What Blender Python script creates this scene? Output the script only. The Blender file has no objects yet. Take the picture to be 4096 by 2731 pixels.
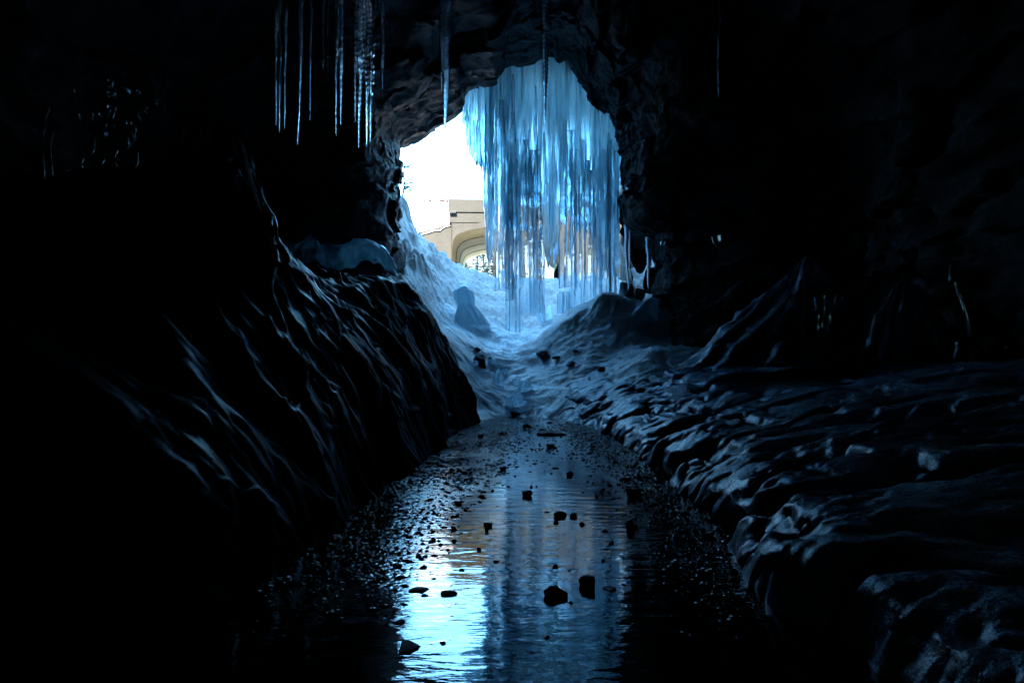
import bpy, bmesh, math, random
import numpy as np
from mathutils import Vector

SC = bpy.context.scene
COL = SC.collection
R = math.radians
RNG = np.random.default_rng(7)
random.seed(7)

# ------------------------------------------------------------------ camera
F = 796.4            # focal length in pixels of the 1024 wide picture
HY = 355.0           # horizon row
CZ = 1.0             # eye height above the stream
cam_d = bpy.data.cameras.new("camera")
cam = bpy.data.objects.new("camera", cam_d)
COL.objects.link(cam)
cam_d.sensor_width = 36.0
cam_d.lens = 36.0 * F / 1024.0
cam_d.shift_y = (HY - 341.0) / 1024.0
cam_d.clip_end = 3000
cam_d.clip_start = 0.05
cam.location = (0, 0, CZ)
cam.rotation_euler = (R(90), 0, 0)
SC.camera = cam


def at(px, py, y):
    """a point seen at pixel (px, py) standing y metres away"""
    return ((px - 512.0) / F * y, y, CZ + (HY - py) / F * y)


def sx(px, y):
    return (px - 512.0) / F * y


def sz(py, y):
    return CZ + (HY - py) / F * y


# ------------------------------------------------------------------ noise
def _h(ix, iy, iz, s):
    n = (ix * 374761393 + iy * 668265263 + iz * 2147483647 + s * 974634777) & 0xFFFFFFFF
    n = ((n ^ (n >> 13)) * 1274126177) & 0xFFFFFFFF
    n = ((n ^ (n >> 16)) * 2246822519) & 0xFFFFFFFF
    return n ^ (n >> 15)


def pn(x, y, z=0.0, seed=0):
    """gradient noise, about -1..1"""
    x, y, z = np.broadcast_arrays(np.asarray(x, float), np.asarray(y, float), np.asarray(z, float))
    x0, y0, z0 = np.floor(x), np.floor(y), np.floor(z)
    fx, fy, fz = x - x0, y - y0, z - z0
    ix, iy, iz = x0.astype(np.int64), y0.astype(np.int64), z0.astype(np.int64)
    u = fx ** 3 * (fx * (fx * 6 - 15) + 10)
    v = fy ** 3 * (fy * (fy * 6 - 15) + 10)
    w = fz ** 3 * (fz * (fz * 6 - 15) + 10)
    out = np.zeros(x.shape)
    for dx in (0, 1):
        for dy in (0, 1):
            for dz in (0, 1):
                h = _h(ix + dx, iy + dy, iz + dz, seed)
                a = (h & 1023) / 1023.0 * 2 * np.pi
                b = ((h >> 10) & 1023) / 1023.0 * 2 - 1
                c = np.sqrt(1 - b * b)
                g = c * np.cos(a) * (fx - dx) + c * np.sin(a) * (fy - dy) + b * (fz - dz)
                out += g * (u if dx else 1 - u) * (v if dy else 1 - v) * (w if dz else 1 - w)
    return out * 1.5


def fbm(x, y, z=0.0, seed=0, o=4, gain=.5):
    t, a, f = 0, 1.0, 1.0
    for k in range(o):
        t = t + a * pn(np.asarray(x) * f, np.asarray(y) * f, np.asarray(z) * f, seed + k * 17)
        a *= gain
        f *= 2.03
    return t


def ridged(x, y, z=0.0, seed=0, o=3, gain=.5):
    t, a, f, s = 0, 1.0, 1.0, 0
    for k in range(o):
        t = t + a * (1 - np.abs(pn(np.asarray(x) * f, np.asarray(y) * f, np.asarray(z) * f, seed + k * 31)) * 1.6)
        s += a
        a *= gain
        f *= 2.1
    return t / s


def blur(a, n, axis):
    for _ in range(n):
        p = np.concatenate([np.take(a, [0], axis), a, np.take(a, [-1], axis)], axis)
        m = a.shape[axis]
        a = (np.take(p, range(0, m), axis) + 2 * a + np.take(p, range(2, m + 2), axis)) / 4
    return a


def smooth(a, b, x):
    t = np.clip((x - a) / (b - a), 0, 1)
    return t * t * (3 - 2 * t)


# ------------------------------------------------------------------ objects
def tag(o, label=None, cat=None, group=None, kind=None):
    if label: o["label"] = label
    if cat: o["category"] = cat
    if group: o["group"] = group
    if kind: o["kind"] = kind
    return o


def link(name, me, mats, parent=None, sm=True):
    o = bpy.data.objects.new(name, me)
    COL.objects.link(o)
    for m in (mats if isinstance(mats, (list, tuple)) else [mats]):
        me.materials.append(m)
    if parent is not None:
        o.parent = parent
    if sm and len(me.polygons):
        me.polygons.foreach_set("use_smooth", [True] * len(me.polygons))
    return o


def empty(name, loc=(0, 0, 0)):
    o = bpy.data.objects.new(name, None)
    COL.objects.link(o)
    o.location = loc
    o.empty_display_size = .2
    return o


def raw(name, verts, quads, attrs=None):
    me = bpy.data.meshes.new(name)
    verts = np.asarray(verts, np.float32)
    quads = np.asarray(quads, np.int32)
    k = quads.shape[1]
    me.vertices.add(len(verts))
    me.vertices.foreach_set("co", verts.ravel())
    me.loops.add(quads.size)
    me.loops.foreach_set("vertex_index", quads.ravel())
    me.polygons.add(len(quads))
    me.polygons.foreach_set("loop_start", np.arange(0, quads.size, k, dtype=np.int32))
    me.polygons.foreach_set("loop_total", np.full(len(quads), k, np.int32))
    for n, a in (attrs or {}).items():
        at_ = me.attributes.new(n, "FLOAT", "POINT")
        at_.data.foreach_set("value", np.asarray(a, np.float32).ravel())
    me.update(calc_edges=True)
    me.validate()
    return me


def grid_quads(nu, nv, wu=False, wv=False, off=0):
    iu = np.arange(nu if wu else nu - 1)
    iv = np.arange(nv if wv else nv - 1)
    U, V = np.meshgrid(iu, iv, indexing="ij")
    U2, V2 = (U + 1) % nu, (V + 1) % nv
    return np.stack([U * nv + V, U2 * nv + V, U2 * nv + V2, U * nv + V2], -1).reshape(-1, 4) + off


def grid_mesh(name, P, attrs=None, wu=False, wv=False, flip=False):
    nu, nv = P.shape[:2]
    q = grid_quads(nu, nv, wu, wv)
    if flip:
        q = q[:, ::-1]
    return raw(name, P.reshape(-1, 3), q, attrs)


def normals(P):
    du = np.gradient(P, axis=0)
    dv = np.gradient(P, axis=1)
    n = np.cross(du, dv)
    return n / (np.linalg.norm(n, axis=-1, keepdims=True) + 1e-9)


class MB:
    """collects simple shapes, then links them as one mesh object"""
    def __init__(s): s.v, s.f = [], []

    def add(s, v, f):
        o = len(s.v)
        s.v += [tuple(p) for p in v]
        s.f += [[i + o for i in q] for q in f]

    def box(s, a, b):
        x0, y0, z0 = a
        x1, y1, z1 = b
        s.add([(x0, y0, z0), (x1, y0, z0), (x1, y1, z0), (x0, y1, z0), (x0, y0, z1), (x1, y0, z1), (x1, y1, z1), (x0, y1, z1)],
              [(0, 3, 2, 1), (4, 5, 6, 7), (0, 1, 5, 4), (1, 2, 6, 5), (2, 3, 7, 6), (3, 0, 4, 7)])

    def prism(s, poly, y0, y1):
        """poly = (x, z) outline, counter-clockwise seen from -y"""
        n = len(poly)
        s.add([(x, y0, z) for x, z in poly] + [(x, y1, z) for x, z in poly],
              [list(range(n)), list(range(2 * n - 1, n - 1, -1))] + [(i, i + n, (i + 1) % n + n, (i + 1) % n) for i in range(n)])

    def tube(s, pts, rads, k=8):
        n = len(pts)
        v, f = [], []
        for i, (p, r) in enumerate(zip(pts, rads)):
            a = Vector(pts[max(0, i - 1)])
            b = Vector(pts[min(n - 1, i + 1)])
            d = (b - a).normalized()
            e = d.orthogonal().normalized() if i == 0 else (e - d * e.dot(d)).normalized()
            g = d.cross(e)
            for j in range(k):
                t = 2 * math.pi * j / k
                v.append(tuple(Vector(p) + e * (r * math.cos(t)) + g * (r * math.sin(t))))
        for i in range(n - 1):
            for j in range(k):
                f.append((i * k + j, i * k + (j + 1) % k, (i + 1) * k + (j + 1) % k, (i + 1) * k + j))
        f.append(list(range(k))[::-1])
        f.append([(n - 1) * k + j for j in range(k)])
        s.add(v, f)

    def build(s, name, mats, parent=None, sm=False):
        me = bpy.data.meshes.new(name)
        me.from_pydata(s.v, [], s.f)
        me.update()
        return link(name, me, mats, parent, sm)


# ------------------------------------------------------------------ materials
class NT:
    def __init__(s, name):
        s.m = bpy.data.materials.new(name)
        s.m.use_nodes = True
        s.t = s.m.node_tree
        s.b = s.t.nodes["Principled BSDF"]
        s.out = s.t.nodes["Material Output"]

    def n(s, kind, **kw):
        nd = s.t.nodes.new("ShaderNode" + kind)
        for k, v in kw.items():
            if k in nd.inputs.keys() if isinstance(k, str) else False:
                nd.inputs[k].default_value = v
            else:
                setattr(nd, k, v)
        return nd

    def l(s, a, b): s.t.links.new(a, b)

    def coord(s, scale=(1, 1, 1), rot=(0, 0, 0)):
        tc = s.t.nodes.new("ShaderNodeTexCoord")
        mp = s.t.nodes.new("ShaderNodeMapping")
        mp.inputs["Scale"].default_value = scale
        mp.inputs["Rotation"].default_value = rot
        s.l(tc.outputs["Object"], mp.inputs["Vector"])
        return mp.outputs["Vector"]

    def noise(s, vec, scale, detail=4, rough=.5, dist=0.0):
        nd = s.t.nodes.new("ShaderNodeTexNoise")
        nd.inputs["Scale"].default_value = scale
        nd.inputs["Detail"].default_value = detail
        nd.inputs["Roughness"].default_value = rough
        nd.inputs["Distortion"].default_value = dist
        if vec is not None: s.l(vec, nd.inputs["Vector"])
        return nd.outputs["Fac"]

    def attr(s, name):
        nd = s.t.nodes.new("ShaderNodeAttribute")
        nd.attribute_name = name
        return nd.outputs["Fac"]

    def ramp(s, fac, stops):
        nd = s.t.nodes.new("ShaderNodeValToRGB")
        e = nd.color_ramp.elements
        while len(e) < len(stops): e.new(.5)
        for q, (p, c) in zip(e, stops):
            q.position = p
            q.color = (c, c, c, 1) if isinstance(c, (int, float)) else tuple(c) + (1,)
        s.l(fac, nd.inputs["Fac"])
        return nd.outputs["Color"]

    def mix(s, fac, a, b, mode="MIX"):
        nd = s.t.nodes.new("ShaderNodeMix")
        nd.data_type = "RGBA"
        nd.blend_type = mode
        for v, i in ((fac, 0), (a, 6), (b, 7)):
            if hasattr(v, "is_linked"): s.l(v, nd.inputs[i])
            elif i == 0: nd.inputs[0].default_value = v
            else: nd.inputs[i].default_value = tuple(v) + (1,)
        return nd.outputs[2]

    def math(s, op, a, b=0.0, clamp=False):
        nd = s.t.nodes.new("ShaderNodeMath")
        nd.operation = op
        nd.use_clamp = clamp
        for v, i in ((a, 0), (b, 1)):
            if hasattr(v, "is_linked"): s.l(v, nd.inputs[i])
            else: nd.inputs[i].default_value = v
        return nd.outputs[0]

    def bump(s, h, strength, dist, prev=None):
        nd = s.t.nodes.new("ShaderNodeBump")
        nd.inputs["Strength"].default_value = strength
        nd.inputs["Distance"].default_value = dist
        s.l(h, nd.inputs["Height"])
        if prev is not None: s.l(prev, nd.inputs["Normal"])
        return nd.outputs["Normal"]

    def set(s, **kw):
        names = dict(color="Base Color", rough="Roughness", normal="Normal", spec="Specular IOR Level", ior="IOR", trans="Transmission Weight",
                     tint="Specular Tint", coat="Coat Weight", coatr="Coat Roughness", metal="Metallic", sss="Subsurface Weight")
        for k, v in kw.items():
            i = s.b.inputs[names[k]]
            if hasattr(v, "is_linked"): s.l(v, i)
            elif isinstance(v, tuple): i.default_value = v + (1,) if len(v) == 3 else v
            else: i.default_value = v
        return s.m


def m_rock(name="rock", k=1.0, wet=.5):
    t = NT(name)
    v = t.coord((1, 1, 2.2), (0.25, 0.35, 0))
    big = t.noise(v, .9, 6, .6, .2)
    fine = t.noise(v, 9, 8, .65, .3)
    c = t.mix(t.ramp(big, [(.35, 0), (.7, 1)]), (.012 * k, .015 * k, .020 * k), (.042 * k, .048 * k, .054 * k))
    c = t.mix(t.ramp(fine, [(.4, 0), (.75, .8)]), c, (.068 * k, .074 * k, .078 * k))
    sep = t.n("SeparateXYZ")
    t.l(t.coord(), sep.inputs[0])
    shade_mask = t.ramp(t.math("ADD", t.math("MULTIPLY", sep.outputs[0], .25), t.noise(v, .7, 3)), [(.52, 0), (.82, 1)])   # shade beside the ice curtain painted in: rock turns near-black to the right
    c = t.mix(shade_mask, c, t.mix(.5, (.004, .005, .007), (.012, .013, .014)))
    n = t.bump(big, .6, .12)
    n = t.bump(fine, .7, .04, n)
    n = t.bump(t.noise(v, 60, 3), .3, .006, n)
    return t.set(color=c, rough=t.ramp(fine, [(.3, .45), (.7, .8)]), spec=wet, normal=n)


def m_darkice(name, base, frost_col, rough=.3, sparkle=1.0, fr=1.0, spec=.5):
    t = NT(name)
    v = t.coord()
    a = t.attr("frost")
    g = t.noise(v, 55, 3, .7)
    gf = t.ramp(t.math("ADD", t.math("MULTIPLY", g, .45), t.math("MULTIPLY", t.noise(v, 150, 2, .6), .55)), [(.44, .05), (.60, 1)])
    m = t.math("MULTIPLY", a, gf, True)
    m = t.math("MULTIPLY", m, fr, True)
    c0 = t.mix(t.ramp(t.noise(v, 1.3, 4), [(.35, 0), (.7, 1)]), base, tuple(x * 1.9 for x in base))
    c = t.mix(m, c0, frost_col)
    n = t.bump(t.noise(v, 9, 5, .55), .25, .02)
    n = t.bump(t.noise(v, 90, 2, .6), .5 * sparkle, .004, n)
    r = t.math("ADD", t.math("MULTIPLY", m, .35), rough)
    r = t.math("ADD", r, t.ramp(t.noise(v, 2.2, 3), [(.35, 0), (.7, .14)]))
    return t.set(color=c, rough=r, ior=1.31, spec=spec, tint=(.52, .78, 1.0), normal=n)


def m_snow():
    t = NT("snow")
    v = t.coord()
    ice = t.attr("ice")
    n1 = t.noise(v, 7, 6, .6)
    n2 = t.noise(v, 40, 4, .6)
    dirt = t.ramp(t.noise(v, 2.6, 6, .65), [(.45, 0), (.75, .55)])
    snow = t.mix(dirt, (.56, .50, .47), (.37, .32, .275))
    icec = t.mix(t.ramp(n1, [(.35, 0), (.68, 1)]), (.58, .70, .78), (.86, .92, .95))
    c = t.mix(ice, snow, icec)
    n = t.bump(n1, .55, .05)
    n = t.bump(n2, .6, .02, n)
    r = t.math("SUBTRACT", .75, t.math("MULTIPLY", ice, .64))
    return t.set(color=c, rough=r, ior=1.31, normal=n)


def m_bluice(name="milky_ice", k=1.0, df_=.12, dc=(.10, .20, .28)):
    """milky ice that lets daylight through"""
    t = NT(name)
    v = t.coord((1, 1, .15))
    st = t.noise(v, 2.6, 5, .6, .5)
    st2 = t.noise(v, 11, 4, .6)
    f = t.math("ADD", t.math("MULTIPLY", st, .62), t.math("MULTIPLY", st2, .38))
    col = t.ramp(f, [(p, tuple(min(.97, x * k) for x in c_)) for p, c_ in ((.36, (.17, .285, .325)), (.50, (.28, .41, .45)), (.66, (.48, .61, .64)))])
    tr = t.n("BsdfTranslucent")
    t.l(col, tr.inputs["Color"])
    df = t.n("BsdfDiffuse")
    df.inputs["Color"].default_value = dc + (1,)
    gl = t.n("BsdfGlossy")
    gl.inputs["Roughness"].default_value = .18
    gl.inputs["Color"].default_value = (.8, .9, 1, 1)
    rf = t.n("BsdfRefraction")
    rf.inputs["Roughness"].default_value = .22
    rf.inputs["IOR"].default_value = 1.12
    rf.inputs["Color"].default_value = (.60, .72, .78, 1)
    bm = t.bump(t.noise(v, 10, 5, .6), .5, .03)
    bm = t.bump(t.noise(t.coord((1, 1, .3)), 45, 3), .3, .006, bm)
    for b in (tr, df, gl, rf): t.l(bm, b.inputs["Normal"])
    m1 = t.n("MixShader"); m1.inputs[0].default_value = df_
    t.l(tr.outputs[0], m1.inputs[1]); t.l(df.outputs[0], m1.inputs[2])
    m2 = t.n("MixShader")
    t.l(t.attr("clear"), m2.inputs[0])
    t.l(m1.outputs[0], m2.inputs[1]); t.l(rf.outputs[0], m2.inputs[2])
    fr = t.n("Fresnel"); fr.inputs["IOR"].default_value = 1.31
    m3 = t.n("MixShader")
    t.l(fr.outputs[0], m3.inputs[0])
    t.l(m2.outputs[0], m3.inputs[1]); t.l(gl.outputs[0], m3.inputs[2])
    t.l(m3.outputs[0], t.out.inputs["Surface"])
    return t.m


def m_glass(name, col, rough=.03, ior=1.28, zs=.12, bs=.5, milk=.12, milkc=(.30, .55, .75), fine=24):
    t = NT(name)
    v = t.coord((1, 1, zs))
    n = t.bump(t.noise(v, fine, 4, .6), bs, .02)
    n = t.bump(t.noise(t.coord((1, 1, .5)), 34, 2), bs * .6, .006, n)
    t.set(color=col, rough=rough, ior=ior, trans=1.0, normal=n)
    tr = t.n("BsdfTranslucent")
    tr.inputs["Color"].default_value = milkc + (1,)
    mx = t.n("MixShader")
    g = t.ramp(t.noise(t.coord((1, 1, .15)), 6, 3), [(.4, 0), (.65, min(1, milk * 2.2))])
    t.l(g, mx.inputs[0])
    t.l(t.b.outputs[0], mx.inputs[1])
    t.l(tr.outputs[0], mx.inputs[2])
    t.l(mx.outputs[0], t.out.inputs["Surface"])
    return t.m


def m_water():
    t = NT("stream_water")
    v = t.coord((1.0, 2.6, 1))
    a = t.noise(v, 3.2, 3, .5, .3)
    b = t.noise(t.coord((1, 2.2, 1)), 14, 3, .55)
    n = t.bump(a, .085, .05)
    n = t.bump(b, .06, .012, n)
    ch = t.math("MULTIPLY", t.noise(t.coord((1, 1.4, 1)), 30, 2, .5), t.attr("chop"))
    n = t.bump(ch, .8, .006, n)
    return t.set(color=(.002, .004, .008), rough=.015, ior=1.45, normal=n, tint=(.85, .93, 1.0))


def m_concrete(name, base, stain=.5):
    t = NT(name)
    v = t.coord((1, 1, .25))
    s = t.noise(v, 3.2, 7, .65)
    f = t.noise(t.coord(), 14, 6, .7)
    c = t.mix(t.ramp(s, [(.38, 0), (.75, stain)]), base, tuple(x * .55 for x in base))
    c = t.mix(t.ramp(f, [(.55, 0), (.72, .45)]), c, tuple(x * .5 for x in base))
    return t.set(color=c, rough=.85, normal=t.bump(f, .3, .02))


def m_plain(name, c, rough=.6, var=.4, scale=20, spec=.5):
    t = NT(name)
    n = t.noise(t.coord(), scale, 4)
    return t.set(color=t.mix(t.ramp(n, [(.35, 0), (.7, var)]), c, tuple(x * .45 for x in c)), rough=rough, spec=spec, normal=t.bump(n, .4, .01))


M = {}
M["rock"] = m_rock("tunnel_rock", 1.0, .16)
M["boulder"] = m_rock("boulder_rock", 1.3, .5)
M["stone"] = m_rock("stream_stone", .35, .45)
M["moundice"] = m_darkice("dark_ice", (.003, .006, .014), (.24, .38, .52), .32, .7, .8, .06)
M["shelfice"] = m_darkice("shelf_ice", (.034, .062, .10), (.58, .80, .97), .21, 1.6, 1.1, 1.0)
M["snow"] = m_snow()
M["milky"] = m_bluice(k=1.15)
M["crest"] = m_bluice("crest_ice", 1.6)
M["pale"] = m_bluice("pale_ice", 2.1, .5, (.70, .76, .80))
M["clear"] = m_glass("clear_ice", (.82, .90, .94), .02, 1.22, .2, .5, .22, (.36, .52, .60), 20)
M["icicle"] = m_glass("icicle_ice", (.86, .94, 1.0), .05, 1.31, .6, .5, .10, (.5, .6, .7), 50)
M["chunk"] = m_glass("chunk_ice", (.86, .95, 1.0), .10, 1.2, 1, .6, .45, (.62, .82, .92), 18)
M["stump"] = m_plain("stump_ice", (.6, .72, .8), .28, .5, 9)
_b = M["stump"].node_tree.nodes["Principled BSDF"]
_b.inputs["Subsurface Weight"].default_value = .8
_b.inputs["Subsurface Radius"].default_value = (.10, .22, .30)
_b.inputs["Subsurface Scale"].default_value = 1.0
M["rib"] = m_plain("rib_frost", (.55, .66, .74), .3, .6, 60, .8)
M["frosted"] = m_plain("frosted_stone", (.26, .34, .40), .5, .5, 12)
M["water"] = m_water()
M["gravel"] = m_plain("gravel", (.008, .010, .013), .22, .5, 30, .25)
M["concrete"] = m_concrete("bridge_concrete", (.076, .076, .069), .6)
M["parapetc"] = m_concrete("parapet_concrete", (.082, .082, .074), .45)
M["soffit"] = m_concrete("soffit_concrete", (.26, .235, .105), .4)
M["groove"] = m_plain("groove_shadow", (.045, .042, .028), .9)
M["steel"] = m_plain("steel", (.10, .11, .115), .5)
M["wood"] = m_plain("brown_wood", (.09, .05, .035), .8)
M["bark"] = m_plain("bark", (.07, .05, .038), .9)
M["needle"] = m_plain("needles", (.022, .034, .012), .8, .6, 3)
M["twig"] = m_plain("twigs", (.03, .028, .026), .9)
M["paint"] = m_plain("faded_blue_paint", (.035, .06, .16), .7)
M["greenpaint"] = m_plain("faded_green_paint", (.03, .05, .015), .7)
M["seep"] = m_plain("seep_ice", (.03, .045, .07), .13, .5, 14, .9)
M["seep"].node_tree.nodes["Principled BSDF"].inputs["IOR"].default_value = 2.4

# ------------------------------------------------------------------ light
SUN_DIR = Vector((.25, .35, -.90)).normalized()         # the way the light travels
sun_d = bpy.data.lights.new("sun", "SUN")
sun_d.energy = 2.0
sun_d.angle = R(.53)
sun_d.color = (1.0, .90, .74)
sun = bpy.data.objects.new("sun", sun_d)
COL.objects.link(sun)
sun.rotation_euler = SUN_DIR.to_track_quat("-Z", "Y").to_euler()
sun.location = (-6, -10, 20)
W = bpy.data.worlds.new("World")
SC.world = W
W.use_nodes = True
bg = W.node_tree.nodes["Background"]
sky = W.node_tree.nodes.new("ShaderNodeTexSky")
sky.sky_type = "NISHITA"
sky.sun_disc = False
to_sun = -SUN_DIR
sky.sun_elevation = math.asin(to_sun.z)
sky.sun_rotation = math.atan2(to_sun.x, to_sun.y)
sky.altitude = 2100
sky.air_density = 1.0
sky.dust_density = 0.0
sky.ozone_density = 1.5
tint = W.node_tree.nodes.new("ShaderNodeMix")
tint.data_type = "RGBA"
tint.blend_type = "MULTIPLY"
tint.inputs[0].default_value = 1
tint.inputs[7].default_value = (.56, 1.0, .98, 1)         # the cold cast of this clear winter sky
W.node_tree.links.new(sky.outputs[0], tint.inputs[6])
W.node_tree.links.new(tint.outputs[2], bg.inputs[0])
bg.inputs[1].default_value = .15
W.cycles.sampling_method = "AUTOMATIC"

# ================================================================== SETTING
# ---- ground under everything, out to the horizon
me = raw("ground", [(-1500, -200, -1.2), (1500, -200, -1.2), (1500, 2500, -1.2), (-1500, 2500, -1.2)], [(0, 1, 2, 3)])
tag(link("ground", me, M["gravel"]), kind="structure")

# ---- tunnel rock: a tube that narrows to the mouth and ends in the outer cliff
def resample(pts, n):
    p = np.array(pts, float)
    d = np.r_[0, np.cumsum(np.linalg.norm(np.diff(p, axis=0), axis=1))]
    s = np.linspace(0, d[-1], n)
    return np.stack([np.interp(s, d, p[:, 0]), np.interp(s, d, p[:, 1])], -1)


MY = 15.3
mouth_px = [(396, 420), (396, 300), (397, 232), (398, 196), (399, 182), (402, 170), (399.5, 158), (400.5, 146), (404, 138), (412, 133), (426, 128.5), (436, 121),
            (449, 111), (462, 104), (465, 92), (469, 87), (482, 83), (496, 80.5), (499, 74), (514, 66), (533, 63), (541, 60), (555, 58), (562, 60), (567, 66),
            (577, 76), (584, 84), (590, 94), (592, 104), (599, 110), (606, 115), (615, 127), (619, 146), (621, 200), (623, 233), (652, 238), (658, 300), (662, 420)]
mouth = [(sx(a, MY), sz(b, MY)) for a, b in mouth_px]
inner = [(-4.7, -.6), (-4.75, 2.6), (-4.3, 4.4), (-3.1, 5.8), (-1.3, 6.5), (.5, 6.65), (2.4, 6.2), (3.9, 4.9), (4.65, 2.9), (4.8, -.6)]
NT_ = 560
mo, inn = resample(mouth, NT_), resample(inner, NT_)
# keep the same share of the outline for left wall / vault / right wall
ys = np.r_[np.linspace(-14, 2, 26, endpoint=False), np.linspace(2, 9, 50, endpoint=False), np.linspace(9, MY, 230), np.linspace(MY + .05, 17.2, 30)]
rows = []
for y in ys:
    vault = np.exp(-((np.linspace(0, 1, NT_) - .5) / .2) ** 4)[:, None]
    w = smooth(10.6 - 2.2 * vault, 13.8 - 2.2 * vault, y)
    s = inn * (1 - w) + mo * w
    if y > MY:
        c = np.array([0.1, 3.4])
        s = c + (mo - c) * (1 + .10 * (y - MY))
    rows.append(np.c_[s[:, 0], np.full(NT_, y), s[:, 1]])
T = np.stack(rows, 1)                                     # (theta, y, 3)
N = normals(T)
X, Y, Z = T[..., 0], T[..., 1], T[..., 2]
Xs, Zs = X * .9 + Z * .45, Z * .9 - X * .45               # beds that dip to the left


def facets(x, y, z, seed):
    """broken rock: every cell of a cell noise is a tilted plane"""
    x0, y0, z0 = np.floor(x).astype(np.int64), np.floor(y).astype(np.int64), np.floor(z).astype(np.int64)
    best = np.full(x.shape, 9e9)
    out = np.zeros(x.shape)
    for dx in (-1, 0, 1):
        for dy in (-1, 0, 1):
            for dz in (-1, 0, 1):
                h = _h(x0 + dx, y0 + dy, z0 + dz, seed)
                h2 = _h(x0 + dx, y0 + dy, z0 + dz, seed + 5)
                px_, py_, pz_ = x0 + dx + (h & 255) / 255., y0 + dy + ((h >> 8) & 255) / 255., z0 + dz + ((h >> 16) & 255) / 255.
                d_ = (x - px_) ** 2 + (y - py_) ** 2 + (z - pz_) ** 2
                val = ((h2 & 255) / 255. - .5) + ((h2 >> 8 & 255) / 128. - 1) * (x - px_) + ((h2 >> 16 & 255) / 128. - 1) * (y - py_) + ((h2 >> 24 & 255) / 128. - 1) * (z - pz_)
                m_ = d_ < best
                best = np.where(m_, d_, best)
                out = np.where(m_, val, out)
    return out


big = fbm(X * .55, Y * .45, Z * .55, 3, 3)
wob = .25 * fbm(X * 1.3, Y * 1.3, Z * 1.3, 19, 3)
fc = facets(Xs * .75 + wob, Y * .6 + wob, Zs * 1.9 + wob, 29)
fc2 = facets(Xs * 2.0 + wob, Y * 1.5, Zs * 5.0 + wob, 37)
lay = ridged(Xs * .7 + .3 * big, Y * .55, Zs * 2.1, 11, 4, .55)
blk = np.abs(fbm(X * 1.2, Y * 1.0, Z * 1.2, 23, 4))
near = smooth(11.0, 13.2, Y)
amp = .34 * (1 - near) + .13 * near
D = amp * big + .14 * (lay - .55) + .18 * fc + .035 * fc2 - .05 * blk
edge = np.exp(-((Y - MY) / .5) ** 2)
D = D * (1 - .55 * edge) + .09 * fbm(X * 2.4, Y * 2, Z * 2.4, 51, 3) * edge
c = np.stack([np.zeros_like(X), Y, np.full_like(Z, 3.0)], -1)
inward = np.sign(np.sum(N * (c - T), -1, keepdims=True))
T = T + N * inward * D[..., None]
# outer cliff face and hill top
E1 = []
th = np.linspace(0, 1, NT_)
cl = resample([(-40, -1.0), (-40, 14.0), (-14, 13.8), (-3, 13.5), (0, 13.5), (3, 13.6), (14, 13.8), (40, 14.0), (40, -1.0)], NT_)
for yy, k in ((17.3, .2), (17.25, .5), (17.2, 1.0)):
    s = (T[:, -1, [0, 2]]) * (1 - k) + cl * k
    E1.append(np.c_[s[:, 0], np.full(NT_, yy), s[:, 1]])
E1.append(np.c_[cl[:, 0], np.full(NT_, -14.0), cl[:, 1]])
T = np.concatenate([T, np.stack(E1, 1)], 1)
cap = []
me = grid_mesh("rock_terrain", T, flip=False)
bm = bmesh.new()
bm.from_mesh(me)
bm.verts.ensure_lookup_table()
nv_ = T.shape[1]
ring = [bm.verts[i * nv_] for i in range(NT_)]
bm.faces.new(ring)                                        # the tunnel goes on in the dark behind the camera
bm.normal_update()
bm.to_mesh(me)
bm.free()
tag(link("rock_terrain", me, M["rock"]), kind="structure")

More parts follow.
